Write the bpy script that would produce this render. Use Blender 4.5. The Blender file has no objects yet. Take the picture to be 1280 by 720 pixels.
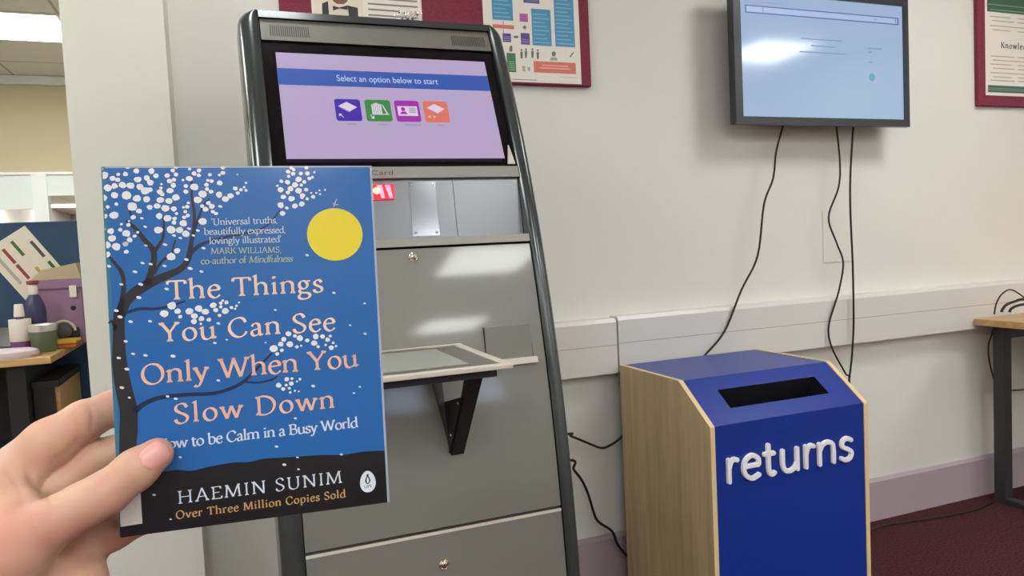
import bpy, bmesh, math, random
import numpy as np
from mathutils import Vector, Matrix
from mathutils.bvhtree import BVHTree

# ------------------------------------------------------------------ camera, world, exposure
SC = bpy.context.scene
COL = SC.collection
FPX, YAW, PITCH, ROLL, CAMZ = 919.56, 0.366144, 0.0578996, -0.0485838, 1.12
def cam_axes():
    cy, sy, cp, sp = math.cos(YAW), math.sin(YAW), math.cos(PITCH), math.sin(PITCH)
    fw = np.array([sy * cp, cy * cp, -sp]); rt = np.array([cy, -sy, 0.0]); up = np.cross(rt, fw)
    c, s = math.cos(ROLL), math.sin(ROLL)
    return c * rt + s * up, -s * rt + c * up, fw
RT, UP, FW = cam_axes()
CP = np.array([0, 0, CAMZ])
cam = bpy.data.cameras.new('camera')
cam.sensor_width = 36.0
cam.lens = FPX * 36.0 / 1280.0
cam.clip_start = 0.02
cam_o = bpy.data.objects.new('camera', cam)
COL.objects.link(cam_o)
cam_o.matrix_world = Matrix(((RT[0], UP[0], -FW[0], CP[0]), (RT[1], UP[1], -FW[1], CP[1]), (RT[2], UP[2], -FW[2], CP[2]), (0, 0, 0, 1)))
SC.camera = cam_o

SC.view_settings.view_transform = 'Standard'
SC.view_settings.look = 'None'
SC.view_settings.gamma = 1.0
SC.view_settings.use_curve_mapping = False
SC.view_settings.exposure = 0.0
SC.cycles.use_denoising = True
SC.cycles.max_bounces = 10
SC.cycles.diffuse_bounces = 6

wd = bpy.data.worlds.new('sky'); SC.world = wd; wd.use_nodes = True
bg = wd.node_tree.nodes['Background']
bg.inputs[0].default_value = (0.62, 0.76, 1.0, 1)
bg.inputs[1].default_value = 8.0
LAMP = 24.0           # radiance of the ceiling panels
LAMP_OFFICE = 27.0

# ------------------------------------------------------------------ sight-line helpers: a point of the picture on a real plane
def ray(x, y): return (x - 640) * RT / FPX - (y - 360) * UP / FPX + FW
def on_y(x, y, Y): d = ray(x, y); return CP + d * Y / d[1]
def on_x(x, y, X): d = ray(x, y); return CP + d * X / d[0]
def on_z(x, y, Z): d = ray(x, y); return CP + d * (Z - CAMZ) / d[2]
def at(x, y, dist): return CP + ray(x, y) * dist

# ------------------------------------------------------------------ materials
def lin(c):
    return tuple(((v / 255) / 12.92 if v / 255 <= 0.04045 else ((v / 255 + 0.055) / 1.055) ** 2.4) for v in c) + (1,)
MATS = {}
def mat(name, rgb=(200, 200, 200), rough=0.5, metal=0.0, spec=0.5, emit=0.0, emit_rgb=None, sss=0.0, coat=0.0, build=None):
    if name in MATS: return MATS[name]
    m = bpy.data.materials.new(name); m.use_nodes = True
    b = m.node_tree.nodes['Principled BSDF']
    b.inputs['Base Color'].default_value = lin(rgb)
    b.inputs['Roughness'].default_value = rough
    b.inputs['Metallic'].default_value = metal
    b.inputs['Specular IOR Level'].default_value = spec
    if coat:
        b.inputs['Coat Weight'].default_value = coat
        b.inputs['Coat Roughness'].default_value = 0.08
    if emit:
        b.inputs['Emission Color'].default_value = lin(emit_rgb or rgb)
        b.inputs['Emission Strength'].default_value = emit
    if sss:
        b.inputs['Subsurface Weight'].default_value = sss
        b.inputs['Subsurface Radius'].default_value = (0.012, 0.005, 0.003)
        b.inputs['Subsurface Scale'].default_value = 0.35
    if build: build(m.node_tree, b)
    MATS[name] = m
    return m
def noise_mix(nt, b, c1, c2, scale=(1, 1, 1), nscale=5.0, detail=4, bump=0.0, lo=0.35, hi=0.65):
    tc = nt.nodes.new('ShaderNodeTexCoord'); mp = nt.nodes.new('ShaderNodeMapping')
    mp.inputs['Scale'].default_value = scale
    nz = nt.nodes.new('ShaderNodeTexNoise'); nz.inputs['Scale'].default_value = nscale; nz.inputs['Detail'].default_value = detail
    rp = nt.nodes.new('ShaderNodeValToRGB')
    rp.color_ramp.elements[0].position = lo; rp.color_ramp.elements[0].color = lin(c1)
    rp.color_ramp.elements[1].position = hi; rp.color_ramp.elements[1].color = lin(c2)
    L = nt.links.new
    L(tc.outputs['Object'], mp.inputs['Vector']); L(mp.outputs['Vector'], nz.inputs['Vector'])
    L(nz.outputs['Fac'], rp.inputs['Fac']); L(rp.outputs['Color'], b.inputs['Base Color'])
    if bump:
        bp = nt.nodes.new('ShaderNodeBump'); bp.inputs['Strength'].default_value = bump; bp.inputs['Distance'].default_value = 0.004
        L(nz.outputs['Fac'], bp.inputs['Height']); L(bp.outputs['Normal'], b.inputs['Normal'])
def tiles(nt, b):
    tc = nt.nodes.new('ShaderNodeTexCoord'); mp = nt.nodes.new('ShaderNodeMapping')
    mp.inputs['Location'].default_value = (0.83, -5.03 + 0.6 * 9, 0)
    br = nt.nodes.new('ShaderNodeTexBrick'); br.offset = 0.0
    br.inputs['Color1'].default_value = lin((226, 222, 210)); br.inputs['Color2'].default_value = lin((221, 217, 205))
    br.inputs['Mortar'].default_value = lin((176, 168, 152)); br.inputs['Scale'].default_value = 1.0
    br.inputs['Mortar Size'].default_value = 0.009; br.inputs['Brick Width'].default_value = 0.6; br.inputs['Row Height'].default_value = 0.6
    nt.links.new(tc.outputs['Object'], mp.inputs['Vector']); nt.links.new(mp.outputs['Vector'], br.inputs['Vector'])
    nt.links.new(br.outputs['Color'], b.inputs['Base Color'])

M_WALL = mat('wall_paint', (222, 220, 212), 0.6, build=lambda nt, b: noise_mix(nt, b, (221, 219, 210), (225, 223, 214), nscale=1.5))
M_OFFW = mat('office_wall_paint', (200, 188, 158), 0.8)
M_PIER = mat('pier_paint', (224, 223, 210), 0.6)
M_CEIL = mat('ceiling_tile', (225, 220, 208), 0.9, build=tiles)
M_CARPET = mat('carpet', (80, 46, 50), 1.0, spec=0.1, build=lambda nt, b: noise_mix(nt, b, (58, 33, 37), (88, 51, 54), nscale=140, detail=3, bump=0.6))
M_SKIRT = mat('skirting_paint', (176, 160, 168), 0.4)
M_TRUNK = mat('trunking_plastic', (214, 211, 205), 0.35)
M_GROOVE = mat('groove_line', (150, 146, 140), 0.6)
M_WHITE = mat('white_paint', (235, 238, 235), 0.4)
M_LAMP = mat('lamp_panel', (255, 250, 240), emit=LAMP, emit_rgb=(252, 254, 252))
M_LAMPB = mat('lamp_panel_far', (255, 250, 240), emit=LAMP_OFFICE, emit_rgb=(254, 255, 245))
M_BLIND = mat('blind_fabric', (232, 240, 240), 0.8)
M_ALU = mat('window_frame_white', (240, 245, 246), 0.35)
M_GREYROOM = mat('corridor_paint', (200, 205, 204), 0.8)
M_DARK = mat('gunmetal_paint', (70, 75, 75), 0.2, metal=0.35, spec=0.6)
M_BLACK = mat('black_plastic', (18, 18, 20), 0.4)
M_GLASSB = mat('black_bezel_glass', (14, 13, 17), 0.12, spec=0.5)
M_KIOSK = mat('kiosk_grey_enamel', (120, 119, 111), 0.38, metal=0.0, spec=0.5, coat=0.55,
              build=lambda nt, b: noise_mix(nt, b, (118, 117, 109), (122, 121, 113), nscale=3))
M_BAR = mat('kiosk_speaker_bar_paint', (150, 147, 139), 0.35)
M_HEAD = mat('kiosk_head_bar_paint', (110, 108, 101), 0.4, spec=0.3)
M_BRUSH = mat('brushed_aluminium', (128, 130, 134), 0.3, metal=0.55)
M_PLATE = mat('polished_plate', (146, 149, 156), 0.16, metal=0.6)
M_INKT = mat('printed_dark_ink', (70, 64, 60), 0.5)
M_SLOT = mat('grille_slot', (62, 60, 57), 0.7)
M_GAP = mat('dark_gap', (20, 20, 20), 0.7)
M_CHROME = mat('lock_chrome', (215, 205, 190), 0.2, metal=0.9)
M_BEIGE = mat('beige_plastic', (206, 199, 186), 0.35)
M_WOOD = mat('oak_laminate', (186, 158, 116), 0.45, build=lambda nt, b: noise_mix(nt, b, (198, 172, 128), (217, 192, 149), scale=(14, 14, 0.7), nscale=3.2, detail=6))
M_WOODH = mat('oak_laminate_desktop', (196, 158, 105), 0.35, build=lambda nt, b: noise_mix(nt, b, (186, 146, 92), (205, 168, 114), scale=(1, 12, 12), nscale=3.2, detail=6))
M_EDGE = mat('oak_edge_band', (226, 198, 150), 0.4)
M_BLUE = mat('blue_laminate', (12, 48, 140), 0.36, spec=0.5)
M_LETTER = mat('white_acrylic_letter', (240, 238, 238), 0.3)
M_MAROON = mat('maroon_felt', (134, 58, 74), 0.95, spec=0.1, build=lambda nt, b: noise_mix(nt, b, (124, 57, 71), (134, 63, 79), nscale=120))
M_PAPER = mat('poster_paper', (232, 226, 214), 0.45)
M_TVB = mat('tv_black_plastic', (44, 46, 52), 0.3)
M_CORD = mat('black_cord_rubber', (14, 14, 15), 0.5)
M_OFFBLUE = mat('blue_screen_fabric', (66, 88, 118), 0.9, spec=0.1)
M_SHELL = mat('desk_black_metal', (34, 33, 34), 0.5)
M_LEGGREY = mat('desk_leg_graphite', (50, 50, 52), 0.45)

# ------------------------------------------------------------------ mesh helpers
class MB:
    def __init__(s): s.v = []; s.f = []; s.mi = []; s.sm = []; s.mats = []
    def m(s, mt):
        if mt not in s.mats: s.mats.append(mt)
        return s.mats.index(mt)
    def poly(s, pts, mt, smooth=False):
        n = len(s.v); s.v += [tuple(map(float, p)) for p in pts]
        s.f.append(tuple(range(n, n + len(pts)))); s.mi.append(s.m(mt)); s.sm.append(smooth)
    def grid(s, rows, mt, smooth=True, closed=False, flip=False):
        n = len(s.v); h = len(rows); w = len(rows[0]); k = s.m(mt)
        for r in rows: s.v += [tuple(map(float, p)) for p in r]
        for i in range(h - 1):
            for j in range(w if closed else w - 1):
                a, b = n + i * w + j, n + i * w + (j + 1) % w
                q = (a, b, b + w, a + w)
                s.f.append(q[::-1] if flip else q); s.mi.append(k); s.sm.append(smooth)
    def hexa(s, p, mt):            # p: 8 corners, bottom 0-3 then top 4-7
        n = len(s.v); s.v += [tuple(map(float, q)) for q in p]; k = s.m(mt)
        for f in ((3, 2, 1, 0), (4, 5, 6, 7), (0, 1, 5, 4), (1, 2, 6, 5), (2, 3, 7, 6), (3, 0, 4, 7)):
            s.f.append(tuple(n + i for i in f)); s.mi.append(k); s.sm.append(False)
    def box(s, x0, x1, y0, y1, z0, z1, mt):
        s.hexa([(x0, y0, z0), (x1, y0, z0), (x1, y1, z0), (x0, y1, z0), (x0, y0, z1), (x1, y0, z1), (x1, y1, z1), (x0, y1, z1)], mt)
    def prism(s, poly, d, mt):     # poly: list of 3-D points, extruded by the vector d
        a = [np.array(p, float) for p in poly]; b = [p + np.array(d, float) for p in a]
        s.poly(a[::-1], mt); s.poly(b, mt)
        for i in range(len(a)):
            j = (i + 1) % len(a); s.poly([a[i], a[j], b[j], b[i]], mt)
    def tube(s, pts, r, mt, n=8, smooth=True, sub=6):
        P = catmull([np.array(p, float) for p in pts], sub) if sub else [np.array(p, float) for p in pts]
        rows = []; prev = None
        for i, p in enumerate(P):
            t = P[min(i + 1, len(P) - 1)] - P[max(i - 1, 0)]; t /= np.linalg.norm(t) + 1e-12
            ref = prev if prev is not None else (np.array([0, 0, 1.0]) if abs(t[2]) < .9 else np.array([1.0, 0, 0]))
            a = ref - t * (ref @ t); a /= np.linalg.norm(a); b = np.cross(t, a); prev = a
            rows.append([p + r * (math.cos(2 * math.pi * k / n) * a + math.sin(2 * math.pi * k / n) * b) for k in range(n)])
        s.grid(rows, mt, smooth, closed=True); s.poly(rows[0], mt); s.poly(rows[-1][::-1], mt)
    def lathe(s, c, prof, mt, n=24, axis='z'):   # prof: (radius, height)
        rows = []
        for r, h in prof:
            row = []
            for k in range(n):
                a = 2 * math.pi * k / n
                if axis == 'z': row.append((c[0] + r * math.cos(a), c[1] + r * math.sin(a), c[2] + h))
                else: row.append((c[0] + r * math.cos(a), c[1] - h, c[2] + r * math.sin(a)))
            rows.append(row)
        s.grid(rows, mt, True, closed=True)
        s.poly(rows[-1], mt); s.poly(rows[0][::-1], mt)
    def build(s, name, parent=None, bevel=0.0, recalc=True):
        me = bpy.data.meshes.new(name)
        me.from_pydata(s.v, [], s.f)
        for m_ in s.mats: me.materials.append(m_)
        me.polygons.foreach_set('material_index', s.mi)
        me.polygons.foreach_set('use_smooth', s.sm)
        me.update()
        if recalc:
            bm = bmesh.new(); bm.from_mesh(me)
            bmesh.ops.remove_doubles(bm, verts=bm.verts, dist=1e-6)
            bmesh.ops.recalc_face_normals(bm, faces=bm.faces)
            for e in bm.edges:
                if len(e.link_faces) == 2 and (e.link_faces[0].smooth != e.link_faces[1].smooth or e.calc_face_angle(0) > .7): e.smooth = False
            bm.to_mesh(me); bm.free()
        o = bpy.data.objects.new(name, me); COL.objects.link(o)
        if bevel:
            md = o.modifiers.new('bevel', 'BEVEL'); md.width = bevel; md.segments = 2; md.limit_method = 'ANGLE'
        if parent:
            o.parent = parent
            o.matrix_parent_inverse = Matrix.Translation(parent.location).inverted()
        return o
def catmull(P, sub=6, closed=False):
    out = []; n = len(P)
    P = [np.array(p, float) for p in P]
    for i in range(n if closed else n - 1):
        if closed: p0, p1, p2, p3 = P[i - 1], P[i], P[(i + 1) % n], P[(i + 2) % n]
        else: p0, p1, p2, p3 = P[max(i - 1, 0)], P[i], P[i + 1], P[min(i + 2, n - 1)]
        for k in range(sub):
            t = k / sub
            out.append(0.5 * ((2 * p1) + (-p0 + p2) * t + (2 * p0 - 5 * p1 + 4 * p2 - p3) * t * t + (-p0 + 3 * p1 - 3 * p2 + p3) * t ** 3))
    if not closed: out.append(P[-1])
    return out
def tag(o, label, cat, group=None):
    o['label'] = label; o['category'] = cat
    if group: o['group'] = group
    return o
def thing(name, label, cat, loc, group=None):
    o = bpy.data.objects.new(name, None); COL.objects.link(o)
    o.location = tuple(float(v) for v in loc); o.empty_display_size = 0.05
    return tag(o, label, cat, group)
def struct(name, mb):
    o = mb.build(name); o['kind'] = 'structure'; return o
def sbox(name, b, m):
    k = MB(); k.box(*b, m); return struct(name, k)

# ------------------------------------------------------------------ lettering
def font_mesh(body):
    """flat outline of a line of sans text: vertices scaled to cap height 1, left at 0"""
    cu = bpy.data.curves.new('line', 'FONT'); cu.body = body; cu.size = 1.0; cu.resolution_u = 4
    o = bpy.data.objects.new('line', cu); COL.objects.link(o)
    dg = bpy.context.evaluated_depsgraph_get(); dg.update()
    me = bpy.data.meshes.new_from_object(o.evaluated_get(dg))
    V = np.array([v.co[:2] for v in me.vertices]) if len(me.vertices) else np.zeros((0, 2))
    F = [tuple(p.vertices) for p in me.polygons]
    bpy.data.objects.remove(o); bpy.data.curves.remove(cu); bpy.data.meshes.remove(me)
    return V, F
def sans(mb, body, fn, mt, x0, x1, yb, size):
    """text from x0 to x1 on base line yb; fn maps (x, y) to a point"""
    V, F = font_mesh(body)
    sx = (x1 - x0) / (V[:, 0].max() - V[:, 0].min()); a = V[:, 0].min()
    for f in F: mb.poly([fn(x0 + (V[i, 0] - a) * sx, yb + V[i, 1] * size) for i in f], mt)
def ell(cx, cy, rx, ry, n=14): return [(cx + rx * math.cos(a), cy + ry * math.sin(a)) for a in np.linspace(math.pi / 2, math.pi * 2.5, n)]
X_, C_, A_ = .43, .66, .72
G = {   # glyph: (advance, [(points, smooth)], [serif (x, y, half width)], [flag (x, y)])
 'a': (.43, [([(.08,.33),(.13,.41),(.22,.43),(.29,.39),(.31,.30)],1),([(.31,.31),(.31,.07)],0),([(.31,.09),(.34,.01),(.42,.04)],1),([(.31,.25),(.2,.22),(.09,.17),(.07,.08),(.13,0),(.22,.01),(.31,.08)],1)],[],[]),
 'b': (.5, [([(.1,A_),(.1,.02)],0),([(.1,.34),(.18,.42),(.3,.43),(.42,.34),(.43,.2),(.37,.05),(.24,-.01),(.1,.04)],1)],[],[(.1,A_)]),
 'c': (.42, [([(.38,.35),(.32,.42),(.22,.43),(.1,.35),(.06,.2),(.11,.06),(.22,-.01),(.32,.01),(.39,.08)],1)],[],[]),
 'd': (.5, [([(.4,A_),(.4,0)],0),([(.4,.36),(.28,.43),(.14,.38),(.06,.22),(.11,.05),(.22,-.01),(.33,.03),(.4,.1)],1)],[(.43,0,.06)],[(.4,A_)]),
 'e': (.43, [([(.08,.25),(.38,.27)],0),([(.38,.27),(.34,.39),(.23,.44),(.11,.37),(.06,.21),(.11,.06),(.22,-.01),(.32,.02),(.39,.09)],1)],[],[]),
 'f': (.29, [([(.12,.58),(.12,0)],0),([(.12,.55),(.14,.67),(.22,.73),(.31,.69)],1),([(.02,.42),(.27,.42)],0)],[(.12,0,.09)],[]),
 'g': (.45, [(ell(.2,.285,.13,.145),1),([(.3,.4),(.43,.43)],0),([(.13,.15),(.07,.09),(.1,.02),(.2,0),(.34,-.02),(.4,-.1),(.33,-.2),(.18,-.23),(.06,-.19),(.05,-.1),(.12,-.02)],1)],[],[]),
 'h': (.52, [([(.1,A_),(.1,0)],0),([(.1,.32),(.2,.42),(.31,.43),(.4,.36),(.41,.25)],1),([(.41,.27),(.41,0)],0)],[(.1,0,.09),(.41,0,.09)],[(.1,A_)]),
 'i': (.25, [([(.12,X_),(.12,0)],0),(ell(.12,.6,.018,.018,7),1)],[(.12,0,.09)],[(.12,X_)]),
 'l': (.25, [([(.12,A_),(.12,0)],0)],[(.12,0,.09)],[(.12,A_)]),
 'm': (.81, [([(.1,X_),(.1,0)],0),([(.1,.32),(.19,.42),(.29,.43),(.38,.36),(.39,.25)],1),([(.39,.27),(.39,0)],0),([(.39,.32),(.48,.42),(.59,.43),(.68,.36),(.69,.25)],1),([(.69,.27),(.69,0)],0)],[(.1,0,.09),(.39,0,.09),(.69,0,.09)],[(.1,X_)]),
 'n': (.52, [([(.1,X_),(.1,0)],0),([(.1,.32),(.2,.42),(.31,.43),(.4,.36),(.41,.25)],1),([(.41,.27),(.41,0)],0)],[(.1,0,.09),(.41,0,.09)],[(.1,X_)]),
 'o': (.48, [(ell(.24,.21,.18,.215),1)],[],[]),
 'p': (.5, [([(.1,X_),(.1,-.22)],0),([(.1,.34),(.18,.42),(.3,.43),(.42,.34),(.43,.2),(.37,.05),(.24,-.01),(.1,.04)],1)],[(.1,-.22,.09)],[(.1,X_)]),
 'r': (.36, [([(.1,X_),(.1,0)],0),([(.1,.3),(.17,.4),(.25,.43),(.33,.39)],1)],[(.1,0,.09)],[(.1,X_)]),
 's': (.36, [([(.3,.34),(.25,.42),(.16,.43),(.08,.36),(.1,.27),(.2,.21),(.3,.14),(.29,.03),(.18,-.01),(.08,.02),(.05,.1)],1)],[],[]),
 't': (.31, [([(.12,.55),(.12,.1)],0),([(.12,.12),(.15,.02),(.22,-.01),(.3,.05)],1),([(.02,.42),(.29,.42)],0)],[],[]),
 'u': (.52, [([(.1,X_),(.1,.13)],0),([(.1,.15),(.14,.03),(.24,-.01),(.35,.04),(.41,.12)],1),([(.41,X_),(.41,0)],0)],[(.45,0,.05)],[(.1,X_),(.41,X_)]),
 'v': (.46, [([(.06,X_),(.23,0)],0),([(.23,0),(.4,X_)],0)],[(.07,X_,.08),(.4,X_,.07)],[]),
 'w': (.7, [([(.06,X_),(.21,0)],0),([(.21,0),(.35,X_)],0),([(.35,X_),(.5,0)],0),([(.5,0),(.64,X_)],0)],[(.07,X_,.08),(.64,X_,.07)],[]),
 'x': (.45, [([(.06,X_),(.4,0)],0),([(.06,0),(.38,X_)],0)],[(.07,X_,.07),(.38,X_,.07),(.07,0,.07),(.39,0,.07)],[]),
 'y': (.46, [([(.06,X_),(.24,0)],0),([(.4,X_),(.22,-.06)],0),([(.22,-.06),(.15,-.19),(.07,-.21),(.03,-.17)],1)],[(.07,X_,.08),(.4,X_,.07)],[]),
 'A': (.66, [([(.33,.68),(.08,0)],0),([(.33,.68),(.57,0)],0),([(.17,.24),(.48,.24)],0)],[(.08,0,.09),(.57,0,.09)],[]),
 'B': (.57, [([(.13,C_),(.13,0)],0),([(.13,.645),(.3,.655),(.43,.6),(.44,.46),(.36,.37),(.16,.35)],1),([(.2,.35),(.4,.33),(.5,.24),(.49,.1),(.36,.01),(.13,.015)],1)],[(.11,0,.09),(.11,C_,.09)],[]),
 'C': (.64, [([(.57,.5),(.5,.63),(.36,.67),(.18,.59),(.07,.4),(.09,.2),(.22,.03),(.38,-.01),(.52,.06),(.59,.17)],1)],[],[]),
 'D': (.69, [([(.13,C_),(.13,0)],0),([(.13,.645),(.3,.655),(.5,.58),(.61,.41),(.6,.24),(.5,.08),(.33,.005),(.13,.015)],1)],[(.11,0,.09),(.11,C_,.09)],[]),
 'E': (.54, [([(.13,C_),(.13,0)],0),([(.13,.64),(.46,.64)],0),([(.13,.34),(.4,.34)],0),([(.13,.02),(.49,.02)],0),([(.46,.64),(.46,.53)],0),([(.49,.02),(.5,.14)],0)],[(.11,0,.09),(.11,C_,.09)],[]),
 'F': (.5, [([(.13,C_),(.13,0)],0),([(.13,.64),(.46,.64)],0),([(.13,.34),(.4,.34)],0),([(.46,.64),(.46,.53)],0)],[(.13,0,.1),(.11,C_,.09)],[]),
 'H': (.74, [([(.14,C_),(.14,0)],0),([(.6,C_),(.6,0)],0),([(.14,.34),(.6,.34)],0)],[(.14,0,.1),(.14,C_,.1),(.6,0,.1),(.6,C_,.1)],[]),
 'I': (.3, [([(.15,C_),(.15,0)],0)],[(.15,0,.1),(.15,C_,.1)],[]),
 'K': (.62, [([(.13,C_),(.13,0)],0),([(.5,C_),(.16,.32)],0),([(.25,.4),(.57,0)],0)],[(.13,0,.1),(.13,C_,.1),(.5,C_,.08),(.57,0,.08)],[]),
 'L': (.52, [([(.13,C_),(.13,0)],0),([(.13,.02),(.47,.02)],0),([(.47,.02),(.49,.15)],0)],[(.11,0,.09),(.13,C_,.1)],[]),
 'M': (.84, [([(.15,C_),(.1,0)],0),([(.15,C_),(.42,.02)],0),([(.42,.02),(.68,C_)],0),([(.68,C_),(.73,0)],0)],[(.1,0,.09),(.73,0,.1),(.13,C_,.07),(.7,C_,.07)],[]),
 'N': (.72, [([(.13,C_),(.13,0)],0),([(.13,C_),(.59,0)],0),([(.59,C_),(.59,0)],0)],[(.13,0,.09),(.1,C_,.08),(.59,C_,.09)],[]),
 'O': (.72, [(ell(.36,.33,.285,.335,18),1)],[],[]),
 'R': (.6, [([(.13,C_),(.13,0)],0),([(.13,.645),(.3,.655),(.43,.58),(.43,.44),(.33,.34),(.16,.33)],1),([(.28,.34),(.56,0)],0)],[(.13,0,.1),(.11,C_,.09),(.56,0,.07)],[]),
 'S': (.5, [([(.42,.53),(.36,.64),(.25,.67),(.12,.6),(.1,.47),(.2,.37),(.34,.29),(.43,.18),(.37,.04),(.24,-.01),(.12,.03),(.07,.14)],1)],[],[]),
 'T': (.6, [([(.3,C_),(.3,0)],0),([(.05,.64),(.55,.64)],0),([(.05,.64),(.03,.53)],0),([(.55,.64),(.57,.53)],0)],[(.3,0,.11)],[]),
 'U': (.7, [([(.13,C_),(.13,.2)],0),([(.13,.23),(.17,.07),(.34,-.01),(.51,.05),(.57,.2)],1),([(.57,C_),(.57,.18)],0)],[(.13,C_,.1),(.57,C_,.1)],[]),
 'W': (.95, [([(.08,C_),(.28,0)],0),([(.28,0),(.48,C_)],0),([(.46,C_),(.66,0)],0),([(.66,0),(.87,C_)],0)],[(.08,C_,.09),(.87,C_,.09)],[]),
 'Y': (.62, [([(.07,C_),(.31,.3)],0),([(.55,C_),(.31,.3)],0),([(.31,.32),(.31,0)],0)],[(.31,0,.1),(.08,C_,.09),(.54,C_,.08)],[]),
 "'": (.16, [([(.08,.7),(.07,.55)],0)],[],[]), ',': (.2, [([(.1,.05),(.09,-.02),(.05,-.09)],1)],[],[]), '-': (.3, [([(.04,.22),(.26,.22)],0)],[],[]), ' ': (.26, [], [], []),
}
def pen_stroke(pts, W, T, phi=math.radians(24), smooth=True):
    P = catmull(pts, 4) if smooth else [np.array(p, float) for p in pts]
    Ls, Rs = [], []
    for i, p in enumerate(P):
        t = P[min(i + 1, len(P) - 1)] - P[max(i - 1, 0)]
        if smooth and np.allclose(P[0], P[-1]) and i in (0, len(P) - 1): t = P[1] - P[-2]
        t = t / (np.linalg.norm(t) + 1e-9); th = math.atan2(t[1], t[0])
        w = 0.5 * math.hypot(W * math.sin(th - phi), T * math.cos(th - phi)); n = np.array([-t[1], t[0]]) * w
        Ls.append(p + n); Rs.append(p - n)
    return [(Ls[i], Ls[i + 1], Rs[i + 1], Rs[i]) for i in range(len(P) - 1)]
def serif_text(mb, body, p0, p1, size, fn, mt, W=.085, T=.03, slant=0.0, italic_from=None, wide=1.0):
    """text with its base line from p0 to p1 (flat coordinates); size = em; tracking is chosen to fit"""
    p0, p1 = np.array(p0, float), np.array(p1, float); d = p1 - p0; Ln = np.linalg.norm(d); d /= Ln; nrm = np.array([-d[1], d[0]])
    adv = sum(G[c][0] for c in body) * size * wide; trk = (Ln - adv) / (len(body) - 1); x = 0.0
    for k, c in enumerate(body):
        a, st, sf, fl = G[c]
        sl = slant if italic_from is None or k >= italic_from else 0.0
        qs = []
        for pts, sm in st: qs += pen_stroke(pts, W, T, smooth=bool(sm))
        for (sx, sy, hw) in sf:
            up = 1 if sy < .2 else -1; h = .032
            qs.append(((sx - hw, sy), (sx + hw, sy), (sx + hw * .85, sy + up * h), (sx - hw * .85, sy + up * h)))
            qs.append(((sx - W * .9, sy + up * h), (sx + W * .9, sy + up * h), (sx + W * .42, sy + up * .09), (sx - W * .42, sy + up * .09)))
        for (sx, sy) in fl:
            qs.append(((sx - .1, sy - .075), (sx - .09, sy - .045), (sx + W * .42, sy + .025), (sx + W * .42, sy - .06)))
        for q in qs:
            mb.poly([fn(*(p0 + d * (x + (u * wide + sl * v) * size) + nrm * v * size)) for u, v in q], mt)
        x += a * size * wide + trk

# ------------------------------------------------------------------ the setting
D = 2.11
H = 2.6
sbox('floor', (-4.2, 5.2, -6.2, 24.2, -0.1, 0.0), M_CARPET)
sbox('ceiling', (-4.2, 5.2, -6.2, 24.2, H, H + 0.1), M_CEIL)
sbox('wall_front', (-0.1022, 5.2, D, D + 0.15, 0, H), M_WALL)
sbox('wall_pier', (-0.314, -0.1022, 1.92, 6.72, 0, H), M_PIER)
sbox('wall_right', (5.0, 5.15, -6.2, D, 0, H), M_WALL)
sbox('wall_left', (-4.2, -4.05, -6.2, 24, 0, H), M_WALL)
# rear wall with two high windows
k = MB()
RW = [(1.55, 2.12), (2.62, 3.2)]
xs = [-4.2, RW[0][0], RW[0][1], RW[1][0], RW[1][1], 5.15]
for i in range(5):
    if i in (1, 3):
        k.box(xs[i], xs[i + 1], -6.2, -6.0, 0, 1.72, M_WALL); k.box(xs[i], xs[i + 1], -6.2, -6.0, 2.3, H, M_WALL)
    else: k.box(xs[i], xs[i + 1], -6.2, -6.0, 0, H, M_WALL)
struct('wall_rear', k)
for i, (a, b) in enumerate(RW):
    k = MB()
    for q in ((a, a + .04, 1.72, 2.3), (b - .04, b, 1.72, 2.3), (a + .04, b - .04, 1.72, 1.76), (a + .04, b - .04, 2.26, 2.3)):
        k.box(q[0], q[1], -6.13, -6.07, q[2], q[3], M_ALU)
    struct('window_%d' % (i + 2), k)
# office far wall with a long window
WY = 6.7
wl, wr, wz0, wz1 = -3.2, -0.75, 0.95, 1.865
k = MB()
k.box(-4.05, wl, WY, WY + .12, 0, H, M_OFFW); k.box(wr, -0.314, WY, WY + .12, 0, H, M_OFFW)
k.box(wl, wr, WY, WY + .12, 0, wz0, M_OFFW); k.box(wl, wr, WY, WY + .12, wz1, H, M_OFFW)
struct('wall_office', k)
k = MB()
k.box(-4.05, -0.314, WY - .05, WY - .001, 2.535, 2.597, M_WHITE)
struct('trim_3', k)
k = MB()
mx0, mx1 = -1.375, -1.275
for q in ((wl, wl + .05, wz0, wz1), (wr - .05, wr, wz0, wz1), (mx0, mx1, wz0, wz1)): k.box(q[0], q[1], WY - .03, WY + .08, q[2], q[3], M_ALU)
for q in ((wl + .05, mx0), (mx1, wr - .05)):
    k.box(q[0], q[1], WY - .03, WY + .08, wz1 - .02, wz1, M_ALU); k.box(q[0], q[1], WY - .03, WY + .08, wz0, wz0 + .05, M_ALU)
win = struct('window_1', k)
for nm, a, b, zz in (('roller_blind', wl + .05, mx0, 1.60), ('roller_blind', mx1, wr - .05, 1.70)):
    k = MB(); k.box(a, b, WY - .015, WY - .005, zz, wz1 - .02, M_BLIND); k.box(a, b, WY - .022, WY + .0, zz - .02, zz, M_WHITE)
    k.build(nm, win)
sbox('wall_corridor', (-4.05, 5.2, 24.0, 24.2, 0, H), M_GREYROOM)
sbox('wall_corridor_right', (5.0, 5.2, 2.26, 24.0, 0, H), M_GREYROOM)
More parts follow.
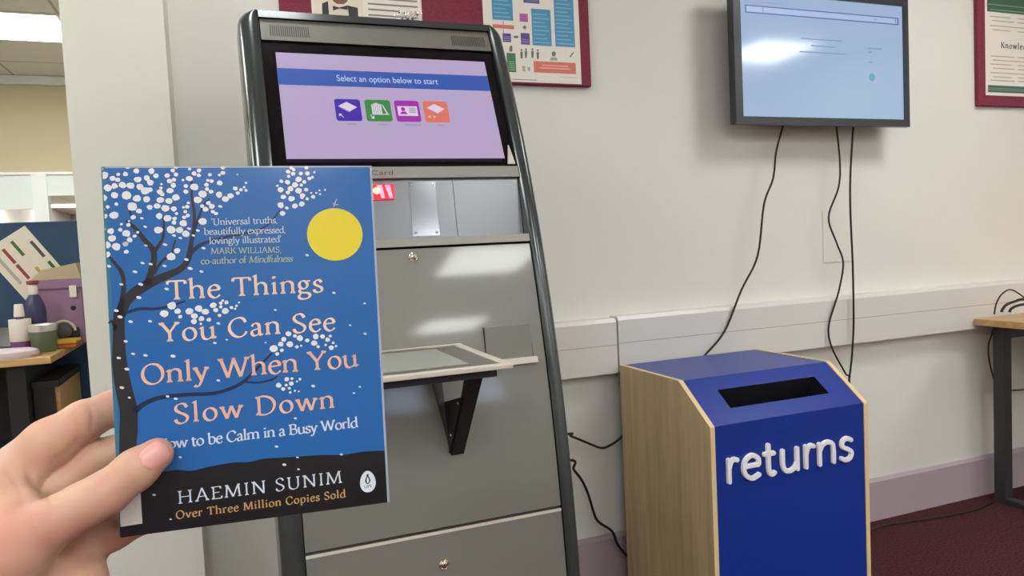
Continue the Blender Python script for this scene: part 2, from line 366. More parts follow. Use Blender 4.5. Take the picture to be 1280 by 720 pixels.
# skirting and dado trunking
def base(x0, x1):
    k = MB()
    k.prism([(x0, D, 0), (x0, D - .018, 0), (x0, D - .018, .150), (x0, D - .006, .160), (x0, D, .160)], (x1 - x0, 0, 0), M_SKIRT); return k
struct('baseboard_front', base(-0.1022, 5.0))
def trunk(x0, x1, z0, z1, dy):
    k = MB()
    k.prism([(x0, D, z0), (x0, D - .055 + dy, z0), (x0, D - .055 + dy, z1 - .012), (x0, D - .048 + dy, z1), (x0, D, z1)], (x1 - x0, 0, 0), M_TRUNK)
    zm = z0 + (z1 - z0) * .52
    k.box(x0, x1, D - .0556 + dy, D - .0545 + dy, zm - .0008, zm + .0008, M_GROOVE)
    return k
struct('trim_1', trunk(0.62, 1.139, 0.697, 0.872, 0.004))
struct('trim_2', trunk(1.143, 5.0, 0.700, 0.877, 0.0))

# ceiling light panels: each a thing
def light_panel(x, y, label, m=M_LAMP, w=.6, h=.6):
    t = thing('ceiling_light', label, 'ceiling light', (x, y, H), 'square ceiling light panels')
    k = MB(); k.box(x - w / 2 + .015, x + w / 2 - .015, y - h / 2 + .015, y + h / 2 - .015, H - .006, H - .001, m); k.build('diffuser', t)
    k = MB()
    for q in ((-w / 2, w / 2, -h / 2, -h / 2 + .015), (-w / 2, w / 2, h / 2 - .015, h / 2), (-w / 2, -w / 2 + .015, -h / 2 + .015, h / 2 - .015), (w / 2 - .015, w / 2, -h / 2 + .015, h / 2 - .015)):
        k.box(x + q[0], x + q[1], y + q[2], y + q[3], H - .01, H - .0005, M_WHITE)
    k.build('frame', t)
light_panel(-1.13, 5.33, 'glowing square light panel in the office ceiling at the upper left of the photo', M_LAMPB)
ROOM_L = 'glowing square ceiling light panel behind the camera, seen only mirrored in the grey kiosk door'
for x, y, w, h in ((1.555, -1.285, .6, .6), (1.80, -3.27, .6, .6)): light_panel(x, y, ROOM_L, w=w, h=h)
light_panel(.12, 1.42, 'small unseen ceiling light panel above the grey kiosk, added to brighten the wall beside it', w=.36, h=.36)  # panel added to lift the wall between pier and kiosk
OUT_L = 'glowing square ceiling light panel outside the frame, of a set mostly added to brighten the main room'
for x, y in ((-.25, -1.1), (-2.9, -1.28), (4.22, -.92), (-.7, -4.0), (-3.1, -4.0), (4.3, -4.0), (2.45, .9), (-1.4, .6), (-.3, -2.9), (-.3, -5.2), (-1.6, -2.2), (4.2, -2.6)): light_panel(x, y, OUT_L)  # panels added to brighten walls; two follow the television's glare and shadow
for x, y in ((-3.0, 2.6), (-1.7, 2.6), (-3.2, 5.33)): light_panel(x, y, 'unseen glowing ceiling light panel lighting the office, left of the frame', M_LAMPB)  # middle panel added to brighten the front faces in the office
for x, y in ((-3.0, 10.5), (-1.6, 16.2), (-3.1, 16.2), (-3.4, 20.5), (-1.7, 20.5), (.8, 10), (2.8, 14)):
    light_panel(x, y, 'distant strip light in the grey room beyond the office window', M_LAMPB, 1.5, .9)
k = MB(); k.box(-2.02, -1.90, 2.2, 6.6, H - .06, H - .0005, M_WHITE)  # plain box for a lighter band along the ceiling
tag(k.build('ceiling_band'), 'pale band running along the office ceiling left of the light panel', 'ceiling band')

# ------------------------------------------------------------------ self-service kiosk
def prof_s(z):
    """front face of the kiosk: a smooth bow, nearly upright at the foot and leaning back at the head"""
    if z < .42: return prof_s(.42) - (.42 - z) * .062
    q = z - 1.0
    return .0444 * q ** 3 + .1874 * q ** 2 + .2375 * q + 1.3745
KXL, KXR = .050, .617
IL, IR = .090, .585
kiosk = thing('self_checkout_kiosk', 'tall grey library self-service kiosk with dark side rails and a touch screen, behind the book', 'kiosk', (.3335, 1.5, 0))
def plate(mb, x0, x1, z0, z1, o0, o1, thick, mt):
    y0, y1 = prof_s(z0) + o0, prof_s(z1) + o1
    mb.hexa([(x0, y0, z0), (x1, y0, z0), (x1, y0 + thick, z0), (x0, y0 + thick, z0), (x0, y1, z1), (x1, y1, z1), (x1, y1 + thick, z1), (x0, y1 + thick, z1)], mt)
def sheet(mb, x0, x1, z0, z1, off, thick, mt, n=None):
    n = n or max(2, int((z1 - z0) / .03)); zs = np.linspace(z0, z1, n + 1)
    f = [[(x0, prof_s(z) + off, z), (x1, prof_s(z) + off, z)] for z in zs]
    b = [[(x0, prof_s(z) + off + thick, z), (x1, prof_s(z) + off + thick, z)] for z in zs]
    mb.grid(f, mt, True); mb.grid(b, mt, False, flip=True)
    for i in range(n):
        mb.poly([f[i][0], f[i + 1][0], b[i + 1][0], b[i][0]], mt); mb.poly([f[i][1], b[i][1], b[i + 1][1], f[i + 1][1]], mt)
    mb.poly([f[0][0], b[0][0], b[0][1], f[0][1]], mt); mb.poly([f[-1][0], f[-1][1], b[-1][1], b[-1][0]], mt)
# inner casing
k = MB(); zs = np.linspace(0.0, 1.585, 40)
fr = [[(IL - .006, prof_s(z) + .03, z), (IR + .006, prof_s(z) + .03, z)] for z in zs]
k.grid(fr, M_GAP, True)
bk = [[(IL - .006, 1.80, z), (IR + .006, 1.80, z)] for z in zs]
k.grid(bk, M_DARK, False, flip=True)
for s in (0, 1):
    for i in range(39): k.poly([fr[i][s], fr[i + 1][s], bk[i + 1][s], bk[i][s]], M_DARK)
k.poly([fr[-1][0], fr[-1][1], bk[-1][1], bk[-1][0]], M_DARK); k.poly([fr[0][0], bk[0][0], bk[0][1], fr[0][1]], M_DARK)
k.build('casing', kiosk)
# side rails: rounded section swept along the curved profile, rounded outer top corner
ZT = 1.622
def rail(xi, xo):
    k = MB(); sg = 1 if xo > xi else -1; W_ = abs(xo - xi); rows = []
    zs = list(np.linspace(0, ZT - .032, 44)) + [ZT - .032 + .032 * math.sin(a) for a in np.linspace(.12, math.pi / 2, 9)]
    for z in zs:
        q = (z - (ZT - .032)) / .032
        w = W_ if q <= 0 else max(.004, W_ - .032 * (1 - math.sqrt(max(0, 1 - min(1, q) ** 2))))
        y = prof_s(z)
        sec = [(0, .03), (0, -.001), (.12, -.005), (.32, -.008), (.52, -.008), (.72, -.004), (.88, .003), (.97, .012), (1.0, .026), (1.0, .12), (.85, .19), (0, .19)]
        rows.append([(xi + sg * w * a, y + b, z) for a, b in sec])
    k.grid(rows, M_DARK, True, closed=True); k.poly(rows[0], M_DARK); k.poly(rows[-1], M_DARK)
    o = k.build('side_rail', kiosk); return o
rail(IL, KXL); rail(IR, KXR)
k = MB(); sheet(k, IL, IR, 1.606, ZT, -.006, .195, M_DARK, 3); k.build('top_cap', kiosk)
# speaker bar with two grilles of slots
k = MB(); sheet(k, IL + .002, IR - .003, 1.556, 1.604, .001, .03, M_HEAD); bar = k.build('speaker_bar', kiosk)
for x0, x1 in ((.111, .186), (.494, .569)):
    k = MB()
    for i in range(19):
        xx = x0 + (x1 - x0) * i / 18
        sheet(k, xx - .0008, xx + .0008, 1.566, 1.590, -.0001, .003, M_SLOT, 2)
    k.build('speaker_grille', bar)
# bezel and screen (flat), mapped from their own corner points
BZ0, BZ1 = 1.289, 1.554
k = MB(); sheet(k, IL + .001, IR - .004, BZ0, BZ1, .006, .02, M_GLASSB, 8); bezel = k.build('screen_bezel', kiosk)
S_TL, S_TR, S_BL, S_BR = [np.array(p) for p in ((.1165, 1.5645, 1.5285), (.5575, 1.5645, 1.5285), (.1165, 1.4660, 1.3035), (.5595, 1.4660, 1.3035))]
SN = np.cross(S_TR - S_TL, S_BL - S_TL); SN /= np.linalg.norm(SN)
if SN[1] > 0: SN = -SN
def scr(u, v, lay=0): return S_BL + (S_BR - S_BL) * u + (S_TL - S_BL) * v + SN * (.0015 + lay * .00035)
SE = 0.92
def em(name, rgb, e=SE): return mat(name, rgb, 0.25, spec=0.3, emit=e, emit_rgb=rgb) if False else mat(name, (20, 20, 20), 0.3, spec=0.35, emit=e, emit_rgb=rgb)
E_LILAC = em('screen_lilac', (186, 168, 205)); E_BLUE = em('screen_blue', (58, 92, 176)); E_TXT = em('screen_white', (205, 215, 240))
E_VIO = em('icon_violet', (72, 44, 172)); E_GRN = em('icon_green', (62, 140, 66)); E_MAG = em('icon_magenta', (166, 50, 172)); E_ORG = em('icon_orange', (226, 120, 98)); E_WH = em('icon_white', (226, 212, 232)); E_GRY = em('icon_grey', (160, 150, 176))
k = MB()
k.poly([scr(0, 0), scr(1, 0), scr(1, 1), scr(0, 1)], E_LILAC)
k.poly([scr(-.002, .685, 1), scr(1, .685, 1), scr(1, .845, 1), scr(-.002, .845, 1)], E_BLUE)
sans(k, 'Select an option below to start', lambda x, y: scr(x, y, 2), E_TXT, .258, .738, .737, .088)
def rrect(u0, u1, v0, v1, r=.012, asp=1.8):
    pts = []
    for cx, cy, a0 in ((u1 - r, v1 - r * asp, 0), (u0 + r, v1 - r * asp, 90), (u0 + r, v0 + r * asp, 180), (u1 - r, v0 + r * asp, 270)):
        for a in (0, 30, 60, 90): pts.append((cx + r * math.cos(math.radians(a0 + a)), cy + r * asp * math.sin(math.radians(a0 + a))))
    return pts
IC = [(.233, .349), (.369, .488), (.507, .624), (.643, .763)]
def sp(pts, m, lay): k.poly([scr(u, v, lay) for u, v in pts], m)
for (a, b), m in zip(IC, (E_VIO, E_GRN, E_MAG, E_ORG)): sp(rrect(a, b, .352, .562), m, 1)
for j in (0, 3):
    a, b = IC[j]; w = b - a
    sp([(a + .14 * w, .495), (a + .47 * w, .535), (a + .86 * w, .485), (a + .55 * w, .442)], E_WH, 2)
    sp([(a + .14 * w, .495), (a + .55 * w, .442), (a + .55 * w, .432), (a + .14 * w, .484)], E_GRY, 2)
a = IC[0][0]; w = .116
sp([(a + .12 * w, .42), (a + .24 * w, .42), (a + .12 * w, .39)], E_WH, 2); sp([(a + .15 * w, .415), (a + .18 * w, .418), (a + .30 * w, .385), (a + .27 * w, .382)], E_WH, 2)
a, b = IC[1]; w = b - a
for i, (x, h) in enumerate(((.25, .515), (.33, .525), (.41, .533), (.49, .525), (.57, .52))):
    sp([(a + x * w, .425), (a + (x + .065) * w, .425), (a + (x + .065) * w, h), (a + x * w, h)], E_WH, 2)
sp([(a + .66 * w, .515), (a + .70 * w, .515), (a + .86 * w, .425), (a + .80 * w, .425)], E_WH, 2)
sp([(a + .22 * w, .417), (a + .9 * w, .417), (a + .9 * w, .425), (a + .22 * w, .425)], E_WH, 2)
sp([(a + .3 * w, .375), (a + .3 * w, .408), (a + .17 * w, .378)], E_WH, 2); sp([(a + .14 * w, .412), (a + .17 * w, .414), (a + .27 * w, .385), (a + .24 * w, .383)], E_WH, 2)
a, b = IC[2]; w = b - a
sp([(a + .1 * w, .41), (a + .9 * w, .41), (a + .9 * w, .505), (a + .1 * w, .505)], E_WH, 2)
sp([(a + .32 * w + .09 * w * math.cos(t), .475 + .02 * math.sin(t)) for t in np.linspace(0, 6.0, 12)], E_MAG, 3)
sp([(a + .16 * w, .425), (a + .48 * w, .425), (a + .40 * w, .452), (a + .25 * w, .452)], E_MAG, 3)
for i in range(4): sp([(a + .55 * w, .44 + .014 * i), (a + .84 * w, .44 + .014 * i), (a + .84 * w, .448 + .014 * i), (a + .55 * w, .448 + .014 * i)], E_GRY, 3)
a, b = IC[3]; w = b - a
sp([(a + .13 * w, .405), (a + .23 * w, .418), (a + .23 * w, .392)], E_WH, 2); sp([(a + .45 * w, .405), (a + .35 * w, .418), (a + .35 * w, .392)], E_WH, 2)
for x0, x1 in ((.275, .318), (.415, .46), (.54, .62), (.695, .735)): sp([(x0, .318), (x1, .318), (x1, .328), (x0, .328)], E_GRY, 1)
k.build('touch_screen', bezel)
k = MB(); k.prism([(.563, 1.4535, 1.291), (.579, 1.4535, 1.291), (.572, 1.470, 1.333)], (0, .006, 0), M_BEIGE); k.build('bright_gap_wedge', kiosk)  # pale wedge stands in for the bright gap between bezel and rail
# ledge under the screen
k = MB(); sheet(k, IL + .001, IR - .001, 1.264, 1.287, -.004, .03, M_BAR, 3)
sans(k, 'Library Card', lambda x, y: (x, prof_s(y) - .0045, y), M_INKT, .205, .316, 1.2705, .0135)
k.build('card_reader_ledge', kiosk)
# recessed card-reader panel, more upright than the bow
def RO(z): return .028 - (z - 1.143) / .121 * .020
def RY(z): return prof_s(1.143) + RO(1.143) + (z - 1.143) / .121 * (prof_s(1.264) + RO(1.264) - prof_s(1.143) - RO(1.143))
k = MB(); plate(k, IL + .001, .4395, 1.143, 1.264, RO(1.143), RO(1.264), .01, M_BRUSH); rp = k.build('card_reader_panel', kiosk)
k = MB(); plate(k, .4405, IR - .001, 1.143, 1.264, RO(1.143), RO(1.264), .01, M_BRUSH); k.build('blank_panel', kiosk)
k = MB(); plate(k, .347, .402, 1.147, 1.257, RY(1.147) - prof_s(1.147) - .002, RY(1.257) - prof_s(1.257) - .002, .0018, M_PLATE)
pl = k.build('cover_plate', rp)
for x in (.353, .396):
    for z in (1.154, 1.250):
        k = MB(); k.lathe((x, RY(z) - .0022, z), [(.003, 0), (.0026, .001), (.0003, .0012)], M_CHROME, 12, 'y'); k.build('cover_screw', rp)
M_RED = mat('reader_red_glow', (60, 5, 15), 0.3, emit=1.6, emit_rgb=(235, 20, 50)); M_HOT = mat('reader_lamp', (60, 30, 20), 0.3, emit=6, emit_rgb=(255, 120, 90)); M_PINK = mat('reader_stripe', (240, 160, 180), 0.3, emit=0.75, emit_rgb=(250, 150, 190))
k = MB(); plate(k, .226, .316, 1.2225, 1.253, RY(1.2225) - prof_s(1.2225) - .005, RY(1.253) - prof_s(1.253) - .005, .0045, M_RED)
cr = k.build('card_slot', rp); cr['label'] = 'red glowing card slot'
k = MB()
for x in (.288, .304):
    k.poly([(x + .009, RY(1.225) - .0055, 1.225), (x + .002, RY(1.225) - .0055, 1.225), (x - .006, RY(1.251) - .0055, 1.251), (x + .005, RY(1.251) - .0055, 1.251)], M_PINK)
k.build('stripe', cr)
k = MB(); zc = 1.2395; k.lathe((.2815, RY(zc) - .0052, zc), [(.0075, 0), (.0055, .002), (.001, .003)], M_HOT, 14, 'y'); k.build('indicator_lamp', cr)
# lip, door, lower door
k = MB(); sheet(k, IL + .001, IR - .001, 1.1275, 1.143, -.002, .03, M_BAR, 2); k.build('panel_lip', kiosk)
k = MB(); sheet(k, IL + .002, IR - .003, .6025, 1.1225, 0, .02, M_KIOSK, 26); door = k.build('door', kiosk)
k = MB(); sheet(k, IL + .002, IR - .003, .06, .5975, 0, .02, M_KIOSK, 20)
sheet(k, IL + .002, IR - .003, .592, .5975, -.0015, .003, M_BEIGE, 1)  # paler strip paints the highlight along the door's top edge
door2 = k.build('lower_door', kiosk)
for z, x, dd in ((1.106, .335, door), (.536, .336, door2)):
    k = MB(); k.lathe((x, prof_s(z), z), [(.0095, 0), (.0095, .004), (.0075, .006), (.0065, .0052), (.004, .0068), (.0005, .007)], M_CHROME, 20, 'y')
    k.box(x - .0007, x + .0007, prof_s(z) - .0078, prof_s(z) - .0066, z - .003, z + .003, M_GAP); k.build('lock', dd)
# small pressed-in flap to the right of the tray
k = MB(); plate(k, .459, .556, .897, .962, -.0006, -.0075, .004, M_KIOSK)
for q in ((.4575, .459), (.556, .5572)): sheet(k, q[0], q[1], .897, .962, -.0012, .003, M_GAP, 3)
sheet(k, .440, .562, .886, .897, -.010, .011, M_BEIGE, 1)
k.build('flap', door)
# reader tray
tx0, tx1, ty0, ty1, tz = .100, .406, 1.068, 1.362, .936
k = MB()
for q in ((tx0, tx1, ty0, ty0 + .014), (tx0, tx1, ty1 - .014, ty1), (tx0, tx0 + .014, ty0 + .014, ty1 - .014), (tx1 - .014, tx1, ty0 + .014, ty1 - .014)):
    k.box(q[0], q[1], q[2], q[3], tz - .008, tz, M_BEIGE)
tray = k.build('reader_tray', kiosk, bevel=.0015)
M_PADD = mat('tray_dark_border', (96, 92, 86), 0.3); M_PADG = mat('tray_glass_pad', (160, 164, 156), 0.12)
k = MB(); k.box(tx0 + .014, tx1 - .014, ty0 + .014, ty1 - .014, tz - .008, tz - .002, M_PADD); k.build('pad_border', tray)
k = MB(); k.box(tx0 + .035, tx1 - .058, ty0 + .05, ty1 - .04, tz - .0022, tz - .0012, M_PADG); k.build('glass_pad', tray)
k = MB(); k.box(tx0 + .012, tx1 - .024, ty0 + .012, ty1 - .004, tz - .02, tz - .0085, M_GAP); k.build('underside', tray)
def bracket(xc):
    x0, x1 = xc - .012, xc + .012; zt = tz - .0205; zb = .732
    fy = lambda z: prof_s(z) - .0015
    T0, B0 = (1.165, zt), (fy(zb) - .006, zb)
    k = MB()
    k.hexa([(x0, B0[0], zb), (x1, B0[0], zb), (x1, fy(zb), zb), (x0, fy(zb), zb), (x0, T0[0], zt), (x1, T0[0], zt), (x1, T0[0] + .03, zt), (x0, T0[0] + .03, zt)], M_SHELL)
    b = k.build('bracket', tray)
    zm = .86; ym = T0[0] + (B0[0] - T0[0]) * (zt - zm) / (zt - zb) + .012
    k = MB(); k.prism([(x0 - .0005, ym, zm), (x0 - .0005, B0[0] + .002, zb + .004), (x0 - .0005, fy(zb), zb + .004), (x0 - .0005, fy(zm - .03), zm - .03)], (-.0025, 0, 0), M_SHELL); k.build('gusset', b)
    k = MB(); n = 8; zs = np.linspace(zb + .012, zt, n)
    wl_ = [xc - .012 - .030 * (z - zb) / (zt - zb) for z in zs]; wr__ = [xc - .013 - .004 * (z - zb) / (zt - zb) for z in zs]
    k.grid([[(a, fy(z) - .004, z), (c_, fy(z) - .004, z)] for a, c_, z in zip(wl_, wr__, zs)], M_LEGGREY, False)
    for i in range(n - 1):
        k.poly([(wl_[i], fy(zs[i]) - .004, zs[i]), (wl_[i + 1], fy(zs[i + 1]) - .004, zs[i + 1]), (wl_[i + 1], fy(zs[i + 1]), zs[i + 1]), (wl_[i], fy(zs[i]), zs[i])], M_LEGGREY)
    k.build('wall_flange', b)
    for z in (.775, .845):
        t = (z - zb) / (zt - zb); y = B0[0] + (T0[0] - B0[0]) * t + .022
        k = MB(); rows = [[(x0 - .0031 - h, y + r_ * math.cos(a), z + r_ * math.sin(a)) for a in np.linspace(0, 2 * math.pi, 13)[:-1]] for r_, h in ((.004, 0), (.0032, .0016), (.0004, .002))]
        k.grid(rows, M_CHROME, True, closed=True); k.build('rivet', b)
bracket(.379); bracket(.135)

# ------------------------------------------------------------------ returns bin
bx0, bx1 = 1.128, 1.662
byb, bym, byf, bzt, bzf = 2.03, 1.705, 1.568, .728, .627
bin_ = thing('returns_bin', 'oak-sided library returns bin with a blue front, standing under the television', 'bin', ((bx0 + bx1) / 2, 1.8, 0))
def side(x0, x1):
    k = MB()
    pr = [(byf, 0), (byf, bzf), (bym, bzt), (byb, bzt), (byb, 0)]
    a = [(x0, y, z) for y, z in pr]; b = [(x1, y, z) for y, z in pr]
    k.poly(a, M_WOOD); k.poly(b[::-1], M_WOOD)
    for i in range(5):
        j = (i + 1) % 5; k.poly([a[i], b[i], b[j], a[j]], M_EDGE if i < 3 else M_WOOD)
    k.build('side_panel', bin_)
side(bx0, bx0 + .014); side(bx1 - .014, bx1)
px0, px1 = bx0 + .0145, bx1 - .0145
k = MB(); k.box(px0, px1, byf + .002, byf + .018, .02, bzf - .001, M_BLUE); k.build('front_panel', bin_)
k = MB(); k.box(px0, px1, bym + .004, byb, bzt - .016, bzt - .002, M_BLUE); k.build('top_panel', bin_)
k = MB(); k.box(px0, px1, byb - .014, byb - .001, .02, bzt - .017, M_BLUE); k.build('back_panel', bin_)
# sloping panel with a real slot
A0 = np.array([0, byf + .003, bzf]); A1 = np.array([0, bym + .003, bzt - .002]); sn = np.cross(A1 - A0, [1, 0, 0]); sn /= np.linalg.norm(sn)
if sn[2] > 0: sn = -sn
SX0, SX1, ST0, ST1 = 1.227, 1.567, .305, .708
def sl(x, t, d=0): return np.array([x, 0, 0]) + A0 + (A1 - A0) * t + sn * d
k = MB(); us = [px0, SX0, SX1, px1]; ts = [0, ST0, ST1, 1]
for i in range(3):
    for j in range(3):
        if i == 1 and j == 1: continue
        k.poly([sl(us[i], ts[j]), sl(us[i + 1], ts[j]), sl(us[i + 1], ts[j + 1]), sl(us[i], ts[j + 1])], M_BLUE)
for (p, q) in (((px0, 0), (px1, 0)), ((px1, 0), (px1, 1)), ((px1, 1), (px0, 1)), ((px0, 1), (px0, 0))):
    k.poly([sl(*p), sl(*q), sl(*q, .016), sl(*p, .016)], M_BLUE)
sp_ = k.build('slot_panel', bin_)
k = MB()
c = [sl(SX0, ST0, .0008), sl(SX1, ST0, .0008), sl(SX1, ST1, .0008), sl(SX0, ST1, .0008)]; e = [p + np.array([0, .05, -.10]) for p in c]
M_CHUTE = mat('chute_black', (20, 20, 26), 0.6)
for i in range(4): j = (i + 1) % 4; k.poly([c[i], c[j], e[j], e[i]], M_CHUTE)
k.poly(e, M_CHUTE); k.build('slot_chute', sp_)
# raised letters, each its own part
LZB, LXH, LR = .4762, .0592, .0066          # base line, x-height and half width of the strokes
LET = {'r': ([[(0, 0), (0, 1)], [(0, .58), (.14, .86), (.36, .98), (.6, .93)]], .6),
       'e': ([[(.07, .56), (.86, .56), (.82, .84), (.48, 1.02), (.14, .84), (.03, .5), (.14, .16), (.48, -.02), (.86, .1)]], .86),
       't': ([[(.33, 1.36), (.33, .3), (.42, .05), (.62, -.01), (.8, .06)], [(0, .95), (.76, .95)]], .8),
       'u': ([[(0, .98), (0, .36), (.12, .05), (.38, -.01), (.62, .12), (.76, .34)], [(.76, .98), (.76, 0)]], .76),
       'n': ([[(0, 0), (0, .98)], [(0, .62), (.16, .9), (.44, 1.0), (.68, .88), (.74, .6), (.74, 0)]], .74),
       's': ([[(.62, .9), (.36, 1.01), (.1, .9), (.1, .64), (.4, .49), (.64, .3), (.52, .04), (.24, -.01), (0, .1)]], .66)}
LPX = [('r', 1.174, 1.2135), ('e', 1.219, 1.283), ('t', 1.2886, 1.334), ('u', 1.349, 1.411), ('r', 1.428, 1.468), ('n', 1.4755, 1.5378), ('s', 1.552, 1.604)]
for ch, x0, x1 in LPX:
    k = MB(); st_, w = LET[ch]; sx = (x1 - x0 - 2 * LR) / w
    for pts in st_:
        P = [np.array((x0 + LR + u * sx, LZB + v * LXH)) for u, v in pts]
        C_pts = catmull(P, 7) if len(P) > 2 else [P[0] + (P[1] - P[0]) * t for t in np.linspace(0, 1, 4)]
        if ch == 't' and len(P) > 2: C_pts = [P[0]] + catmull(P[1:], 7)
        if ch == 'e': C_pts = [P[0]] + catmull(P[1:], 7)
        rows = []; M_ = len(C_pts)
        d0 = C_pts[1] - C_pts[0]; d0 /= np.linalg.norm(d0); d1 = C_pts[-1] - C_pts[-2]; d1 /= np.linalg.norm(d1)
        seq = [(C_pts[0] - d0 * LR * math.sin(a) * .75, d0, math.cos(a)) for a in (1.4, .9, .45)] + [(C_pts[i], C_pts[min(i + 1, M_ - 1)] - C_pts[max(i - 1, 0)], 1) for i in range(M_)] + [(C_pts[-1] + d1 * LR * math.sin(a) * .75, d1, math.cos(a)) for a in (.45, .9, 1.4)]
        for p, d, sc in seq:
            d = d / np.linalg.norm(d); n = np.array([-d[1], d[0]]) * LR * sc
            rows.append([(p[0] + n[0] * a, byf + .0018 - b, p[1] + n[1] * a) for a, b in ((-1, 0), (-1, .006), (-.8, .0078), (0, .0082), (.8, .0078), (1, .006), (1, 0))])
        k.grid(rows, M_LETTER, True)
        k.poly(rows[0], M_LETTER); k.poly(rows[-1], M_LETTER)
    k.build('letter', bin_)

# ------------------------------------------------------------------ television
tv = thing('television', 'wall-mounted flat television showing a pale blue search page, above the returns bin', 'television', (1.96, 2.03, 1.7))
TX0, TX1, TZ0, TZ1, TY = 1.580, 2.349, 1.480, 1.937, 2.0
sx0, sx1, sz0, sz1 = 1.609, 2.324, 1.506, 1.909
k = MB(); k.box(TX0 + .004, TX1 - .004, TY + .010, TY + .034, TZ0 + .004, TZ1 - .004, M_TVB)
k.hexa([(1.72, TY + .034, 1.53), (2.22, TY + .034, 1.53), (2.16, TY + .06, 1.56), (1.78, TY + .06, 1.56), (1.72, TY + .034, 1.88), (2.22, TY + .034, 1.88), (2.16, TY + .06, 1.84), (1.78, TY + .06, 1.84)], M_TVB)
k.build('back_housing', tv)
k = MB()
for q in ((TX0, TX1, TZ0, sz0), (TX0, TX1, sz1, TZ1), (TX0, sx0, sz0, sz1), (sx1, TX1, sz0, sz1)): k.box(q[0], q[1], TY - .002, TY + .018, q[2], q[3], M_TVB)
k.build('bezel', tv)
k = MB(); k.box(1.86, 2.08, TY + .06, D - .001, 1.60, 1.80, M_BLACK); k.build('wall_bracket', tv)
T_BG = mat('tv_page', (10, 10, 10), 0.09, spec=0.5, emit=.88, emit_rgb=(166, 190, 222)); T_LN = em('tv_line', (98, 110, 176), .88); T_TX = em('tv_faint_text', (140, 160, 196), .88); T_TEAL = em('tv_teal_dot', (100, 176, 196), .88); T_IN = em('tv_search_field', (176, 196, 230), .88)
def tq(u0, u1, v0, v1, lay): return [(sx0 + (sx1 - sx0) * u, TY + .0025 - lay * .0004, sz0 + (sz1 - sz0) * v) for u, v in ((u0, v0), (u1, v0), (u1, v1), (u0, v1))]
k = MB(); k.poly(tq(0, 1, 0, 1, 0), T_BG)
k.poly(tq(.03, .975, .835, .90, 1), T_LN); k.poly(tq(.037, .965, .845, .89, 2), T_IN); k.poly(tq(.13, .133, .845, .89, 3), T_LN); k.poly(tq(.95, .955, .848, .887, 3), T_LN)
k.poly(tq(.81, .83, .862, .874, 3), T_TX)
k.poly(tq(.03, .10, .965, .985, 1), T_LN); k.poly(tq(.03, .13, .950, .955, 1), T_TX); k.poly(tq(.03, .24, .928, .933, 1), T_TX)
for u0, u1, v in ((.35, .60, .655), (.41, .56, .60), (.34, .62, .545), (.77, .86, .61), (.77, .79, .575), (.77, .80, .49)): k.poly(tq(u0, u1, v, v + .010, 1), T_TX)
k.poly([(sx0 + (sx1 - sx0) * (.79 + .02 * math.cos(a)), TY + .0021, sz0 + (sz1 - sz0) * (.365 + .035 * math.sin(a))) for a in np.linspace(0, 5.9, 16)], T_TEAL)
k.build('screen', tv)

# ------------------------------------------------------------------ cords
def cord(pts, r, label, grp=None):
    k = MB(); k.tube(pts, r, M_CORD, 8)
    return tag(k.build('cord'), label, 'cord', grp)
TVG = 'cords hanging from the television'
def hang(px, Y0=2.045): return [on_y(x, y, Y0) for x, y in px]
def drop(pts, x, z):
    return pts + [np.array([x, 2.043, (pts[-1][2] + z) / 2]), np.array([x, 2.043, z])]
c1 = hang([(979, 154), (977.9, 160), (970, 191), (966.4, 223), (955, 255.5), (947, 319.7), (926.5, 363), (905.9, 413.8), (880.6, 444.5), (862, 462)])
cord(drop(c1, c1[-1][0] - .01, .02), .0035, 'black cord hanging under the television, leftmost of three, slanting down behind the bin', TVG)
c2 = hang([(1045.5, 154), (1045.8, 160), (1050, 205), (1048, 235), (1035.7, 271.6), (1045.8, 303.7), (1054, 329), (1048, 365.6), (1036, 407), (1039.8, 434.4), (1056.3, 466), (1062, 480)])
cord(drop(c2, c2[-1][0] - .02, .02), .0032, 'wavy black cord hanging under the television, middle of three', TVG)
c3 = hang([(1066.6, 154), (1066.4, 160), (1063, 219), (1063, 264.7), (1066, 333.5), (1067, 402), (1065, 443.6), (1061.8, 472), (1060, 486)], 2.038)
cord(drop(c3, c3[-1][0] - .05, .02), .0035, 'straight black cord hanging under the television, rightmost of three', TVG)
ca = [(.56, 1.93, .56), on_y(705, 543, 2.0)] + [on_y(x, y, 2.043) for x, y in ((713, 545), (728, 551), (740, 556), (752, 560), (762, 557), (775, 548))] + [(1.2, 2.045, .54), (1.3, 2.045, .45), (1.35, 2.045, .2), (1.36, 2.045, .012)]
cord(ca, .0038, 'black cord between kiosk and bin, upper of two, sagging in a shallow curve', 'cords between kiosk and bin')
cb = [(.56, 1.9, .50), on_y(708, 575, 1.99)] + [on_y(x, y, 2.043) for x, y in ((717, 587), (727, 600), (735, 617), (742, 640), (748, 652), (765, 664), (772, 680), (783, 694))] + [(1.16, 2.045, .09), (1.3, 2.045, .012)]
cord(cb, .0042, 'black cord between kiosk and bin, lower of two, falling to the skirting', 'cords between kiosk and bin')

